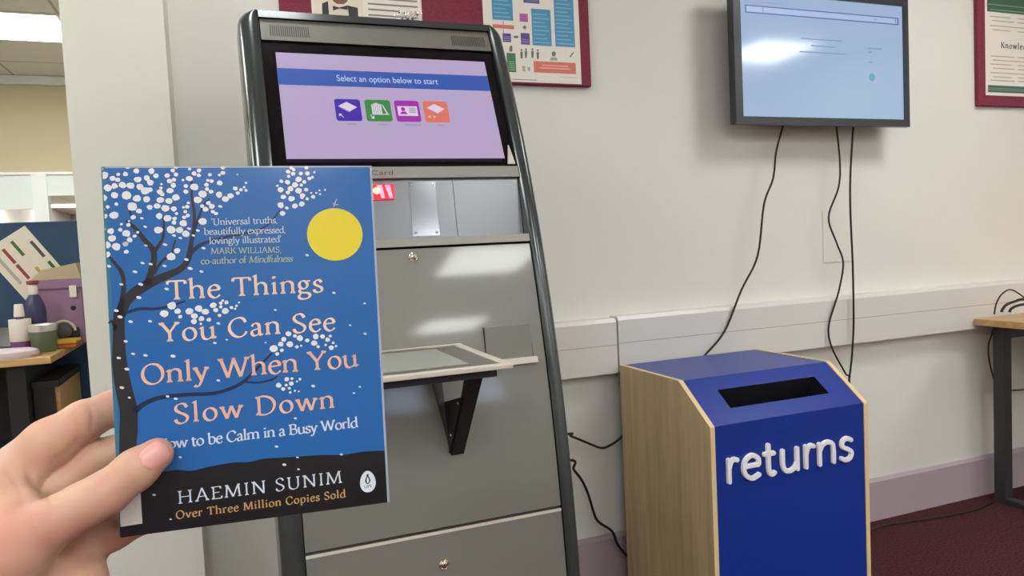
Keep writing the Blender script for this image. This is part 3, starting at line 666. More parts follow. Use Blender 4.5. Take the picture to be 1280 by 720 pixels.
# ------------------------------------------------------------------ notice boards and posters
def board(x0, x1, z0, z1, label):
    k = MB(); k.box(x0, x1, D - .018, D - .0005, z0, z1, M_MAROON)
    return tag(k.build('notice_board', bevel=.003), label, 'notice board')
BY = D - .018
board(.174, 1.104, 1.606, 2.35, 'wide maroon felt notice board on the wall above the kiosk')
board(2.832, 3.75, 1.586, 2.35, 'maroon felt notice board at the right edge of the photo, beside the television')
def wq(x0, y0, x1, y1, Y):      # rectangle on a wall plane from two picture corners at its middle height
    a, b = on_y(x0, y0, Y), on_y(x1, y1, Y); return min(a[0], b[0]), max(a[0], b[0]), min(a[2], b[2]), max(a[2], b[2])
class Poster:
    def __init__(s, x0, x1, z0, z1, Y=BY, th=.0012):
        s.k = MB(); s.Y = Y - th; s.k.box(x0, x1, Y - th, Y - .0002, z0, z1, M_PAPER)
    def rect(s, x0, x1, z0, z1, m, lay=1): y = s.Y - .0003 * lay; s.k.poly([(x0, y, z0), (x1, y, z0), (x1, y, z1), (x0, y, z1)], m)
    def pr(s, px, m, lay=1):
        y = s.Y - .0003 * lay
        s.k.poly([on_y(a, b, y) for a, b in px], m)
def ink(name, rgb, r=.45): return mat('ink_' + name, rgb, r)
# poster with a man in a dinner jacket (cropped at the neck) and a text page, in a glossy sleeve
I_NAVY = ink('charcoal', (50, 46, 50)); I_CREAM = ink('cream', (226, 214, 190)); I_SKIN = ink('brown_skin', (128, 84, 66)); I_TEXT = ink('text_grey', (128, 122, 112)); I_SHIRT = ink('shirt_ivory', (220, 208, 186))
p = Poster(.258, .566, 1.725, 2.12)
o_ = lambda *q: [(290 + x / 5.333, y / 5.333) for x, y in q]
p.rect(.262, .398, 1.735, 2.10, I_CREAM)
p.pr(o_((648, 5), (690, 40), (765, 40), (790, 25), (790, 180), (640, 180)), I_SHIRT, 2)
p.pr(o_((600, 22), (640, 8), (652, 170), (655, 260), (608, 260), (604, 150)), I_NAVY, 3)
p.pr(o_((770, 36), (838, 52), (846, 170), (850, 260), (795, 260), (788, 170)), I_NAVY, 3)
p.pr(o_((668, -60), (768, -60), (770, 8), (745, 28), (700, 26), (672, 6)), I_SKIN, 3)
p.pr(o_((672, 38), (715, 50), (770, 36), (772, 66), (718, 56), (674, 70)), I_NAVY, 4)
for i in range(22):
    z = 2.09 - i * .0155; p.rect(.412, .412 + (.142 if i % 5 != 4 else .09), z, z + .0045, I_TEXT)
po = tag(p.k.build('poster'), 'laminated poster of a figure in a black bow tie beside a page of text', 'poster')
def film(nt, b):
    b.inputs['Transmission Weight'].default_value = 1.0; b.inputs['IOR'].default_value = 1.35
M_LAM = mat('clear_laminate', (250, 250, 248), 0.06, spec=0.9, build=film)
k = MB(); r_ = random.Random(9); rows = []
for i in range(13):
    rows.append([(.482 + .084 * j / 15, p.Y - .0012 - .0065 * r_.random() * math.sin(math.pi * j / 15) ** .5, 1.738 + .062 * i / 12) for j in range(16)])
k.grid(rows, M_LAM, False); fl_ = k.build('sleeve_film', po); fl_['label'] = 'crumpled shiny clear film'
# flow-chart poster
I_SKY = ink('sky_blue', (72, 146, 186)); I_SALM = ink('salmon', (214, 116, 98)); I_PURP = ink('purple', (84, 66, 136)); I_PNK = ink('orchid', (176, 88, 150)); I_DGRN = ink('leaf_green', (62, 122, 84)); I_BLK = ink('black', (40, 36, 38)); I_LBL = ink('pale_blue_text', (128, 182, 208)); I_LSAL = ink('pale_salmon_text', (240, 180, 160)); I_OLV = ink('olive', (110, 112, 96))
p = Poster(.752, 1.068, 1.612, 2.06)
def f2(*q): return [(500 + x / 4.923, y / 4.923) for x, y in q]
def fr2(x0, y0, x1, y1, m, lay=1):
    y = p.Y - .0003 * lay
    a = on_y(500 + x0 / 4.923, y0 / 4.923, y); b = on_y(500 + x1 / 4.923, y1 / 4.923, y)
    # keep rectangles upright on the wall: use both corners
    xa, xb, za, zb = a[0], b[0], b[2], a[2]
    p.k.poly([(xa, y, za), (xb, y, za), (xb, y, zb), (xa, y, zb)], m)
    return xa, xb, za, zb
for q in ((560, -60, 697, 128), (806, 52, 935, 285), (942, -60, 1078, 292)):
    xa, xb, za, zb = fr2(*q, I_SKY)
    n = int((zb - za) / .012)
    for i in range(n):
        z = za + .008 + i * .012
        if z < zb - .006: p.rect(xa + .005, xb - .006 - .008 * (i % 3), z, z + .003, I_LBL, 2)
fr2(570, 148, 702, 180, I_SALM); xa, xb, za, zb = fr2(822, 375, 1084, 456, I_SALM)
p.rect(xa + .02, xb - .02, za + .013, za + .016, I_LSAL, 2); p.rect(xa + .027, xb - .027, za + .008 + .013, za + .024, I_LSAL, 2)
fr2(735, 82, 788, 136, I_PNK)
for q in ((630, 204, 684, 260), (742, 202, 800, 276), (758, -30, 858, 24)):
    xa, xb, za, zb = fr2(*q, I_PURP)
    for i in range(3): p.rect(xa + .003, xb - .003, za + .004 + i * .005, za + .006 + i * .005, ink('pale_violet', (150, 138, 190)), 2)
xa, xb, za, zb = fr2(655, 325, 716, 445, I_DGRN)
for i in range(5): p.rect(xa + .006, xb - .004, za + .006 + i * .006, za + .008 + i * .006, ink('pale_green', (140, 180, 150)), 2)
for q in ((634, 130, 638, 148), (634, 180, 638, 204), (766, 136, 770, 202), (690, 224, 740, 228), (877, 285, 881, 375), (1018, 292, 1022, 375)): fr2(*q, I_BLK)
for cx, cy, rx, ry in ((767, 168, 11, 11), (714, 227, 16, 8)): p.pr(f2(*[(cx + rx * math.cos(a), cy + ry * math.sin(a)) for a in np.linspace(0, 5.8, 12)]), I_OLV, 2)
for cx, cy in ((748, 322), (775, 318), (815, 318), (848, 325)):          # small standing figures
    p.pr(f2(*[(cx + 6 * math.cos(a), cy - 14 + 7 * math.sin(a)) for a in np.linspace(0, 5.6, 9)]), I_OLV); p.pr(f2((cx - 8, cy - 4), (cx + 8, cy - 4), (cx + 6, cy + 38), (cx - 6, cy + 38)), I_OLV)
p.pr(f2(*[(946 + 13 * math.cos(a), 332 + 16 * math.sin(a)) for a in np.linspace(0, 5.8, 12)]), I_OLV); p.pr(f2((922, 372), (930, 352), (962, 352), (970, 372)), ink('sage', (150, 168, 140)))
p.pr(f2((1042, 348), (1066, 320), (1071, 325), (1048, 354)), I_OLV)
p.pr(f2((672, 292), (686, 276), (692, 292), (690, 318), (674, 318)), I_OLV)
for q in ((752, 405, 772, 440), (786, 412, 802, 436)): fr2(*q, ink('pale_grey', (176, 172, 168)))
fr2(690, 486, 842, 495, I_BLK); fr2(858, 497, 1105, 506, I_MAR if False else ink('dark_red_rule', (86, 40, 48)))
fr2(980, 470, 1090, 484, ink('faint_pink', (226, 208, 198)))
tag(p.k.build('poster'), 'flow-chart poster with blue boxes and an orange panel on the maroon board', 'poster')
# right-hand notice with green bands
I_G = ink('bottle_green', (62, 96, 78)); I_GL = ink('green_tint', (128, 158, 142)); I_PALE = ink('line_grey', (178, 172, 160))
p = Poster(2.872, 3.45, 1.628, 2.06)
p.rect(2.884, 3.45, 1.640, 1.668, I_G); p.rect(2.884, 3.44, 1.655, 1.658, I_GL, 2); p.rect(2.884, 3.44, 1.648, 1.651, I_GL, 2)
p.rect(2.884, 3.45, 1.958, 2.03, I_G); p.rect(2.90, 3.44, 1.965, 1.969, I_GL, 2); p.rect(2.89, 3.44, 1.985, 1.989, I_GL, 2)
for i, z in enumerate((1.938, 1.922, 1.902, 1.886, 1.782, 1.766, 1.750, 1.734, 1.716, 1.700, 1.686)):
    p.rect(2.90 + .012 * (i % 2), 3.02 + .02 * (i % 3), z, z + .004, I_PALE); p.rect(3.06, 3.40, z, z + .004, I_PALE)
serif_text(p.k, 'Knowledge', (2.960, 1.818), (3.150, 1.818), .036, lambda x, z: (x, p.Y - .0006, z), I_BLK, W=.12, T=.045)
tag(p.k.build('poster'), 'printed notice with green header and footer bands at the right edge of the photo', 'poster')
# blank plate on the wall
k = MB(); k.box(2.036, 2.172, D - .0035, D - .0005, 1.0, 1.19, M_WALL)
tag(k.build('blanking_plate', bevel=.001), 'plain white blanking plate on the wall behind the hanging cords', 'wall plate')

# ------------------------------------------------------------------ right-hand desk
dk = thing('desk', 'oak-topped desk against the wall at the right edge of the photo', 'desk', (3.4, 1.7, 0))
k = MB(); k.box(2.735, 4.2, 1.30, D - .06, .716, .742, M_WOODH); k.build('desk_top', dk, bevel=.002)
for x0 in (2.812, 4.10):
    k = MB(); k.box(x0, x0 + .042, 1.985, 2.03, .0, .7155, M_LEGGREY); k.build('leg', dk)
    k = MB(); k.box(x0, x0 + .042, 1.36, 1.984, .0, .02, M_LEGGREY); k.build('foot', dk)
k = MB(); k.box(2.855, 4.099, 1.99, 2.01, .66, .71, M_LEGGREY); k.build('rail', dk)
dc = lambda px, Y: [on_y(x, y, Y) for x, y in px]
cord(dc([(1243, 393), (1243.5, 388), (1246, 378), (1252, 368), (1262, 362), (1272, 366), (1280, 372), (1296, 386)], 1.98), .0028, 'thin black cord arching up from the desk at the right edge', 'cords on the right desk')
cord([on_y(1252, 390, 1.90)] + dc([(1253, 387), (1258, 381), (1268, 377), (1280, 374), (1300, 380), (1312, 392)], 1.90), .005, 'thick black cord loop lying on the right desk, outer of two', 'cords on the right desk')
cord(dc([(1262, 390), (1264, 386), (1272, 382), (1284, 381), (1300, 388)], 1.88), .005, 'thick black cord loop lying on the right desk, inner of two', 'cords on the right desk')
cord([on_y(1243, 405, 2.07), on_y(1240, 418, 2.072), on_y(1236, 430, 2.072), on_y(1236, 446, 2.072), on_y(1240, 466, 2.072), on_y(1247, 485, 2.072), on_y(1262, 488, 2.072), on_y(1290, 486, 2.072)], .003, 'black cord hanging beneath the right desk beside its leg')
fz = .004
cord([on_z(x, y, fz) for x, y in ((1085, 664), (1110, 656), (1150, 650), (1190, 644), (1220, 637), (1243, 627))], .0035, 'thin dark cord lying on the carpet between bin and desk leg')

# ------------------------------------------------------------------ office on the left
DZ = .735
od = thing('desk', 'office desk with oak top seen past the white pier at the left', 'desk', (-1.4, 4.1, 0))
k = MB(); k.box(-2.6, -.745, 3.69, 4.49, DZ - .03, DZ, M_WOODH); k.build('desk_top', od, bevel=.002)
for x in (-.93, -2.5):
    k = MB(); k.box(x, x + .07, 3.76, 4.42, 0, DZ - .0305, M_SHELL); k.build('leg', od)
k = MB(); k.box(-2.43, -.931, 4.40, 4.42, .25, DZ - .031, M_SHELL); k.build('modesty_panel', od)
pd = thing('drawer_pedestal', 'black drawer pedestal with an oak side under the office desk', 'drawers', (-.8, 4.0, 0))
k = MB(); k.box(-.855, -.775, 3.84, 4.38, .0, .58, M_SHELL); k.box(-.857, -.752, 3.83, 4.39, .5805, .61, M_SHELL); k.build('body', pd)
k = MB(); k.box(-.7745, -.757, 3.87, 4.36, .02, .575, M_WOODH); k.build('side_panel', pd)
k = MB(); k.box(-2.7, -.318, 4.495, 4.53, .0, 1.363, M_OFFBLUE)
tag(k.build('desk_screen', bevel=.006), 'dark blue fabric partition screen behind the office desk', 'partition')
# tilted sheet pinned on the screen
c0 = on_y(31, 282, 4.492); c1_ = on_y(75, 332, 4.492)
ux = (c1_ - c0) / np.linalg.norm(c1_ - c0); uy = np.array([ux[2], 0, -ux[0]]); uy = uy if uy[0] < 0 else -uy
def pp(a, b, lay=0): return c0 + ux * a + uy * b + np.array([0, -.001 - .0006 * lay, 0])
k = MB(); k.prism([pp(0, 0), pp(.42, 0), pp(.42, .235), pp(0, .235)], (0, -.0008, 0), M_PAPER)
for a, b, ln, rgb in ((.08, .02, .10, (70, 80, 78)), (.21, .02, .10, (58, 88, 62)), (.03, .09, .09, (66, 110, 70)), (.20, .085, .09, (196, 168, 70)), (.04, .145, .09, (150, 62, 56)), (.14, .145, .09, (140, 62, 60)), (.24, .145, .07, (120, 66, 66)), (.03, .19, .2, (180, 176, 172))):
    m = ink('bar_%d_%d_%d' % rgb, rgb); k.poly([pp(a, b, 1.6), pp(a + ln, b, 1.6), pp(a + ln, b + .016, 1.6), pp(a, b + .016, 1.6)], m)
tag(k.build('chart_sheet'), 'tilted white chart sheet with coloured bars on the blue partition screen', 'paper')
# purple box bag with papers on top
M_PURPLE = mat('mauve_fabric', (150, 118, 150), 0.85, spec=0.2)
bg_ = thing('storage_box', 'mauve storage box with a white label at the back of the office desk', 'box', (-.85, 4.3, DZ))
k = MB(); X0, X1 = on_y(46, 380, 4.2)[0], -.69; ZT2 = on_y(75, 350, 4.2)[2]
k.box(X0, X1, 4.2, 4.44, DZ, ZT2, M_PURPLE); k.box(X0 - .01, X1 + .01, 4.19, 4.45, ZT2 - .045, ZT2 + .004, M_PURPLE); k.build('body', bg_, bevel=.008)
a, b = on_y(86, 357, 4.188), on_y(96, 371, 4.188); k = MB(); k.box(a[0], b[0], 4.1865, 4.1895, b[2], a[2], M_PAPER); lb = k.build('label', bg_); lb['label'] = 'white paper label'
e = on_y(91.5, 385, 4.197); k = MB(); k.lathe((e[0], 4.1995, e[2]), [(.012, 0), (.01, .004), (.001, .005)], M_GAP, 12, 'y'); k.build('eyelet', bg_)
M_KRAFT = mat('kraft_paper', (176, 162, 134), 0.8)
k = MB(); zt = ZT2 + .0045
q = [on_y(38, 350, 4.21), on_y(98, 347, 4.21), on_y(86, 331, 4.30), on_y(58, 337, 4.30)]
k.hexa([(X0 - .02, 4.2, zt), (X1 + .0, 4.2, zt), (X1 - .01, 4.42, zt), (X0 + .02, 4.42, zt), (X0 + .03, 4.22, zt + .05), (X1 - .02, 4.22, zt + .075), (X1 - .03, 4.40, zt + .08), (X0 + .06, 4.40, zt + .055)], M_KRAFT)
tag(k.build('paper_bag'), 'folded beige paper bag lying on the mauve storage box', 'paper bag')
# bottles and cup
def lathe_part(par, name, c, prof_, m, n=22): k = MB(); k.lathe(c, prof_, m, n); return k.build(name, par)
def spot(px, py): p = on_z(px, py, DZ); return p
s = spot(46, 437); s = np.array([s[0], 4.07, DZ]); s[0] = on_y(45.5, 410, 4.07)[0]
wb = thing('water_bottle', 'tall navy water bottle with a white cap on the office desk', 'bottle', s)
hb = on_y(46, 368, 4.07)[2] - DZ
lathe_part(wb, 'body', s, [(.043, 0), (.046, .01), (.047, hb * .68), (.043, hb * .80), (.032, hb * .92), (.02, hb)], mat('navy_steel', (46, 48, 92), .35, spec=.5))
lathe_part(wb, 'cap', s + np.array([0, 0, hb + .0005]), [(.019, 0), (.02, .004), (.019, .04), (.012, .048)], mat('cap_white', (225, 215, 205), .4))
lathe_part(wb, 'collar', s + np.array([0, 0, hb + .049]), [(.02, 0), (.026, .004), (.024, .018)], mat('cap_red', (150, 52, 60), .5))
s = np.array([on_y(25.5, 410, 3.97)[0], 3.97, DZ])
hb = on_y(25, 396, 3.97)[2] - DZ
sb = thing('sanitiser_bottle', 'small bottle with white cap, white label and purple base on the office desk', 'bottle', s)
lathe_part(sb, 'body', s, [(.042, 0), (.044, .01), (.043, hb * .68), (.036, hb * .85), (.016, hb * .9), (.015, hb)], mat('purple_liquid_bottle', (116, 74, 126), .25))
lathe_part(sb, 'label', s + np.array([0, 0, .055]), [(.0442, 0), (.0448, .001), (.0448, .1), (.0442, .101)], mat('white_label', (222, 214, 204), .5))
lathe_part(sb, 'cap', s + np.array([0, 0, hb + .0005]), [(.022, 0), (.022, .008), (.018, .055), (.016, .058)], mat('cap_white', (225, 215, 205), .4))
s = np.array([on_y(54.5, 420, 3.94)[0], 3.94, DZ]); hb = on_y(53, 405, 3.94)[2] - DZ
tb = thing('tumbler', 'short green tumbler with a silver rim near the front of the office desk', 'cup', s)
lathe_part(tb, 'body', s, [(.046, 0), (.05, .006), (.057, hb * .74)], mat('green_enamel', (92, 104, 82), .4))
lathe_part(tb, 'rim', s + np.array([0, 0, hb * .74 + .0005]), [(.0565, 0), (.058, .003), (.059, hb * .26 - .002), (.054, hb * .26), (.05, .02)], mat('steel_rim', (214, 214, 210), .3, metal=.6))
# lilac wrist pad, yellow and orange folders, headset, dark phone
k = MB(); pc = (on_z(-3, 440, DZ)[0], 3.790); rows = []
for h, sc in ((0, .97), (.012, 1.0), (.028, .97), (.036, .85), (.038, .5)):
    rows.append([(pc[0] + .235 * sc * np.sign(math.cos(a)) * abs(math.cos(a)) ** .6, pc[1] + .095 * sc * np.sign(math.sin(a)) * abs(math.sin(a)) ** .6, DZ + h) for a in np.linspace(0, 2 * math.pi, 33)[:-1]])
k.grid(rows, mat('lilac_foam', (206, 188, 200), .7), True, closed=True); k.poly(rows[-1], MATS['lilac_foam']); k.poly(rows[0][::-1], MATS['lilac_foam'])
tag(k.build('cushion_pad'), 'rounded lilac pad at the front edge of the office desk', 'cushion')
def slab(name, label, cat, x0, x1, y0, y1, z0, z1, rgb, b=.006):
    k = MB(); k.box(x0, x1, y0, y1, z0, z1, mat(name + '_colour', rgb, .45)); return tag(k.build(name, bevel=b), label, cat)
fx0 = on_z(69, 424, DZ)[0]
slab('document_wallet', 'orange document wallet on the office desk under a yellow one', 'folder', fx0 + .03, -.70, 4.0, 4.17, DZ + .0005, DZ + .018, (206, 104, 52), .004)
slab('plastic_wallet', 'yellow plastic wallet lying on the orange wallet', 'folder', fx0 + .035, -.70, 4.01, 4.16, DZ + .019, DZ + .036, (226, 186, 62), .006)
k = MB(); hc = on_y(77, 414, 4.12); hx, hz = hc[0], DZ + .04
k.lathe((hx, 4.182, hz + .030), [(.034, 0), (.038, .006), (.03, .016), (.01, .02)], mat('headset_grey', (84, 78, 76), .6), 20, 'y')
hs = thing('headset', 'dark headset with a pale curved band in front of the mauve box', 'headset', (hx, 4.15, DZ + .04))
k.build('ear_cup', hs)
k = MB(); k.tube([(hx + .05 * math.cos(a), 4.168, hz + .030 + .05 * math.sin(a)) for a in np.linspace(math.pi, 0, 9)], .006, M_BEIGE, 8, sub=2); k.build('headband', hs)
k = MB(); k.box(hx - .02, -.71, 4.172, 4.186, DZ + .0365, DZ + .085, M_BLACK); k.build('mouthpiece_case', hs, bevel=.005)
ph = thing('desk_phone', 'black desk telephone at the left edge of the photo', 'telephone', (on_y(4, 415, 4.1)[0], 4.1, DZ))
X1 = on_y(12, 415, 4.0)[0]
k = MB(); k.hexa([(X1 - .2, 4.0, DZ), (X1, 4.0, DZ), (X1, 4.18, DZ), (X1 - .2, 4.18, DZ), (X1 - .2, 4.0, DZ + .03), (X1, 4.0, DZ + .03), (X1, 4.18, DZ + .11), (X1 - .2, 4.18, DZ + .11)], M_BLACK); k.build('base', ph, bevel=.004)
k = MB(); k.hexa([(X1 - .19, 4.02, DZ + .05), (X1 - .14, 4.02, DZ + .05), (X1 - .14, 4.16, DZ + .115), (X1 - .19, 4.16, DZ + .115), (X1 - .19, 4.02, DZ + .08), (X1 - .14, 4.02, DZ + .08), (X1 - .14, 4.16, DZ + .15), (X1 - .19, 4.16, DZ + .15)], M_BLACK); k.build('handset', ph, bevel=.006)

# ------------------------------------------------------------------ the book
BW, BH, BT = .137, .1903, .021

bO = CP + RT * -.20046651 + UP * -.12774103 + FW * .37697542
bX = RT * .13118259 + UP * .00690119 + FW * .0388909; bX /= np.linalg.norm(bX)
bY = RT * -.01248493 + UP * .18988607 + FW * .00047566; bY -= bX * (bY @ bX); bY /= np.linalg.norm(bY)
bN = np.cross(bX, bY)                                    # out of the front cover
if bN @ (CP - bO) < 0: bN = -bN
def bk(u, v, d=0.0): return bO + bX * u + bY * v + bN * d     # d < 0: into the book
def buv(x, y):
    d = ray(x, y); p = CP + d * (((bO - CP) @ bN) / (d @ bN)) - bO
    return np.array([p @ bX, p @ bY])
M_COVER = mat('cover_blue', (24, 96, 166), .3, spec=.4, coat=.15)
def ck(n, rgb): return mat('cover_' + n, rgb, .3, spec=.4, coat=.15)
K_BLACK = ck('night_black', (20, 18, 23)); K_TREE = ck('trunk_brown', (36, 34, 40)); K_TWIG = ck('twig_navy', (22, 36, 72)); K_WHITE = ck('blossom_white', (226, 226, 226)); K_MOON = ck('moon_yellow', (226, 204, 40))
K_PEACH = ck('title_peach', (238, 206, 180)); K_SALM = ck('title_salmon', (234, 184, 160)); K_PALE = ck('quote_cream', (196, 205, 205)); K_GOLD = ck('gold_line', (204, 160, 104)); K_TEXTW = ck('white_line', (212, 222, 236)); K_EDGE = ck('laminate_edge', (158, 170, 190)); K_TEAL = ck('hinge_teal', (48, 112, 140)); K_OLIVE = ck('quote_olive', (172, 182, 150))
book = thing('book', 'blue paperback with blossoming tree and yellow moon on its cover, held in the hand', 'book', bk(BW / 2, BH / 2, -BT / 2))
LAY = .00007
def art(lay): return lambda u, v: bk(u, v, .0006 + LAY * lay)
k = MB()
def slabb(k, u0, u1, v0, v1, d0, d1, m):
    k.hexa([bk(u0, v0, d1), bk(u1, v0, d1), bk(u1, v1, d1), bk(u0, v1, d1), bk(u0, v0, d0), bk(u1, v0, d0), bk(u1, v1, d0), bk(u0, v1, d0)], m)
slabb(k, 0, BW, 0, BH, .0, .0006, M_COVER)
def uvp(pts): return [buv(x, y) for x, y in pts]
def poly(pts, m, lay): f = art(lay); k.poly([f(u, v) for u, v in pts], m)
def ribbon(px, w, m, lay):
    """tapered branch through picture points, widths in picture pixels"""
    P = catmull(uvp(px), 5); W_ = np.interp(np.linspace(0, 1, len(P)), np.linspace(0, 1, len(w)), w) * .000409 / 2; f = art(lay); L, R = [], []
    for i, p in enumerate(P):
        t = P[min(i + 1, len(P) - 1)] - P[max(i - 1, 0)]; t = t / (np.linalg.norm(t) + 1e-9); n = np.array([-t[1], t[0]]) * W_[i]
        L.append(p + n); R.append(p - n)
    for i in range(len(P) - 1): k.poly([f(*L[i]), f(*L[i + 1]), f(*R[i + 1]), f(*R[i])], m)
# thin pale edge of the jacket film, hinge band, black ground
poly([(BW - .0012, 0), (BW, 0), (BW, BH), (BW - .0012, BH)], K_EDGE, 1); poly([(0, BH - .0008), (BW, BH - .0008), (BW, BH), (0, BH)], K_EDGE, 1)
poly([(0, 0), (.0016, 0), (.0016, BH), (0, BH)], K_TEAL, 1)
gtop = catmull(uvp([(146, 602), (170, 594), (205, 589), (222, 587), (240, 588), (262, 583), (290, 578), (312, 577), (330, 573), (362, 571), (400, 568.5), (430, 568), (455, 564), (482, 563)]), 4)
f = art(1.5)
for i in range(len(gtop) - 1):
    a, b = gtop[i], gtop[i + 1]; x0, x1 = max(0, a[0]), min(BW - .0012, b[0])
    if x1 > x0: k.poly([f(x0, 0), f(x1, 0), f(x1, b[1]), f(x0, a[1])], K_BLACK)
# tree
ribbon([(160, 605), (160, 565), (161, 540), (161, 512), (155, 485), (150, 455), (149, 425), (149, 400), (150, 388)], [20, 19, 21, 20, 19, 17, 14, 13, 12], K_TREE, 2)
ribbon([(150, 395), (157, 378), (170, 365), (186, 355), (205, 346), (225, 337), (235, 325), (238, 312), (240, 300), (243, 285), (243, 265), (240, 245), (240, 215)], [13, 13, 13, 12, 10, 8, 7, 6, 5, 5, 4, 3, 2], K_TREE, 2)
ribbon([(184, 356), (190, 338), (193, 320), (190, 310), (180, 299), (170, 286), (158, 276)], [9, 8, 7, 7, 6, 5, 3], K_TREE, 2)
ribbon([(193, 315), (200, 305), (204, 297), (205, 285), (205, 270)], [5, 4, 3, 3, 2], K_TREE, 2)
ribbon([(150, 392), (154, 370), (155, 352), (152, 340), (143, 328), (136, 320)], [7, 6, 5, 5, 4, 2], K_TREE, 2)
ribbon([(238, 318), (248, 308), (262, 302), (285, 296), (315, 290), (335, 281), (350, 263)], [5, 5, 4, 3.5, 3, 2.5, 2], K_TWIG, 2)
ribbon([(193, 342), (200, 330), (208, 322), (216, 318)], [4, 3.5, 3, 2], K_TREE, 2)
ribbon([(220, 300), (217, 308), (215, 318)], [2, 2, 2], K_TREE, 2)
ribbon([(158, 391), (175, 386), (195, 386), (215, 382), (232, 376)], [4, 4, 3.5, 3, 2], K_TWIG, 2)
ribbon([(168, 515), (180, 505), (200, 497), (235, 493), (270, 491), (300, 480), (320, 462), (340, 441)], [8, 6, 5.5, 5, 4.5, 4.5, 3.5, 2.5], K_TWIG, 2)
ribbon([(306, 477), (322, 478), (338, 475), (347, 470)], [3, 2.5, 2.5, 2], K_TWIG, 2)
ribbon([(146, 412), (141, 402), (136, 404)], [6, 4, 2], K_TREE, 2)
ribbon([(243, 290), (250, 268), (256, 255), (262, 248)], [3, 3, 2.5, 2], K_TWIG, 2)
ribbon([(165, 272), (163, 262), (168, 252)], [2.5, 2.5, 2], K_TWIG, 2)
# moon
mc = buv(418.8, 293.2); mr = np.array([(buv(453.5, 292)[0] - buv(384.2, 294)[0]) / 2, (buv(418, 260.5)[1] - buv(419, 326)[1]) / 2])
poly([(mc[0] + mr[0] * math.cos(a), mc[1] + mr[1] * math.sin(a)) for a in np.linspace(0, 2 * math.pi, 49)[:-1]], K_MOON, 2)
ribbon([(417, 259), (419, 253), (421, 249)], [.8, 1.2, .8], K_PALE, 2); ribbon([(418, 257), (416, 254)], [.8, .8], K_PALE, 2); ribbon([(419, 256), (423, 256)], [.8, .8], K_PALE, 2)
# blossoms and drifting petals
rnd = random.Random(4)
def blossoms(ox, oy, sc, L, petal=False):
    for x, y, r in L:
        c = buv(ox + x / sc, oy + y / sc); R = r / sc * .000409; n = 8; a0 = rnd.random() * 6
        e = 1.0
        P = [(c[0] + R * e * math.cos(a0 + 6.283 * i / n) * rnd.uniform(.82, 1.08), c[1] + R * math.sin(a0 + 6.283 * i / n) * rnd.uniform(.74, 1.0)) for i in range(n)]
        if petal:
            w = .55; P = [(c[0] + R * (math.cos(t) * .95 + .25 * math.sin(t)), c[1] + R * (w * math.sin(t) - .35 * math.cos(t))) for t in np.linspace(0, 6.283, 9)[:-1]]
        P = [(min(max(u, .0003), BW - .0003), min(max(v, .0003), BH - .0003)) for u, v in P]
        poly(P, K_WHITE, 3)
B1 = [(130,125,36),(100,75,22),(200,148,24),(240,160,22),(245,118,16),(302,115,22),(390,88,24),(510,90,28),(546,128,22),(400,157,28),(472,145,26),(500,183,28),(160,225,32),(215,210,26),(280,203,30),(342,207,32),(418,215,30),(460,250,34),(498,238,22),(120,305,34),(215,285,30),(312,285,38),(395,310,34),(470,315,28),(355,375,40),(410,410,24),(160,377,16),(230,355,16),(118,400,16),(138,450,22),(212,445,36),(365,460,20),(125,555,22),(185,570,28),(195,628,32),(310,588,34),(262,560,18),(335,640,24),(300,672,22),(325,520,18),(375,610,16),(400,580,12),(330,490,10),(270,515,12),(635,127,22),(680,85,18),(705,57,18),(705,118,20),(655,172,22),(690,160,18),(685,205,24),(658,248,28),(575,255,24),(595,275,20),(585,225,14),(590,195,10),(705,300,32),(580,322,30),(650,330,30),(555,370,28),(495,378,24),(622,388,32),(690,393,24),(572,450,28),(637,467,32),(695,470,18),(690,500,20),(710,430,14),(565,560,34),(665,558,36),(735,560,30),(785,592,30),(765,508,32),(800,445,18),(770,460,18),(780,415,16),(805,345,14),(795,375,18),(765,380,12),(785,255,22),(785,210,18),(762,162,12),(812,150,28),(850,110,22),(890,85,20),(888,125,18),(815,75,12),(852,218,34),(918,272,34),(878,320,34),(985,255,20),(955,235,18),(950,200,18),(960,165,14),(990,170,18),(975,120,16),(1080,62,20),(1080,105,20),(1052,122,14),(1055,185,24),(1050,280,28),(1100,313,28),(1142,288,28),(1180,230,22),(1200,265,18),(1225,240,16),(1250,220,12),(1265,245,14),(1265,185,12),(965,345,20),(915,370,18),(942,397,24),(992,372,24),(1000,415,18),(1025,430,18),(920,490,34),(320,60,18),(88,190,14)]
B2 = [(410,65,16),(385,95,20),(425,112,20),(430,80,16),(388,132,16),(530,62,18),(487,110,18),(540,108,22),(595,100,10),(555,150,18),(580,140,14),(332,172,18),(380,180,24),(468,157,28),(515,177,18),(440,200,28),(490,202,16),(300,208,12),(325,240,26),(405,232,26),(383,262,20),(468,245,30),(530,240,20),(347,297,24),(412,310,28),(500,285,24),(495,300,18),(537,312,16),(585,295,20),(570,265,10),(610,265,10),(635,245,10),(680,240,10),(325,362,30),(375,385,16),(438,370,26),(495,353,26),(340,430,24),(640,275,10)]
B3 = [(90,40,32),(165,55,36),(240,33,22),(90,118,28),(245,95,20),(605,135,38),(650,88,26),(610,525,36),(550,588,36),(655,570,26),(675,613,18),(750,572,32),(825,548,32),(875,573,30),(790,607,30),(845,630,24),(785,652,24),(840,670,12),(905,637,20),(940,522,28),(1000,505,16),(1015,485,12),(1045,500,18),(960,560,22),(1000,535,16),(1035,567,30),(990,603,16),(1085,540,16),(1125,527,12),(1145,500,10),(1115,550,10)]
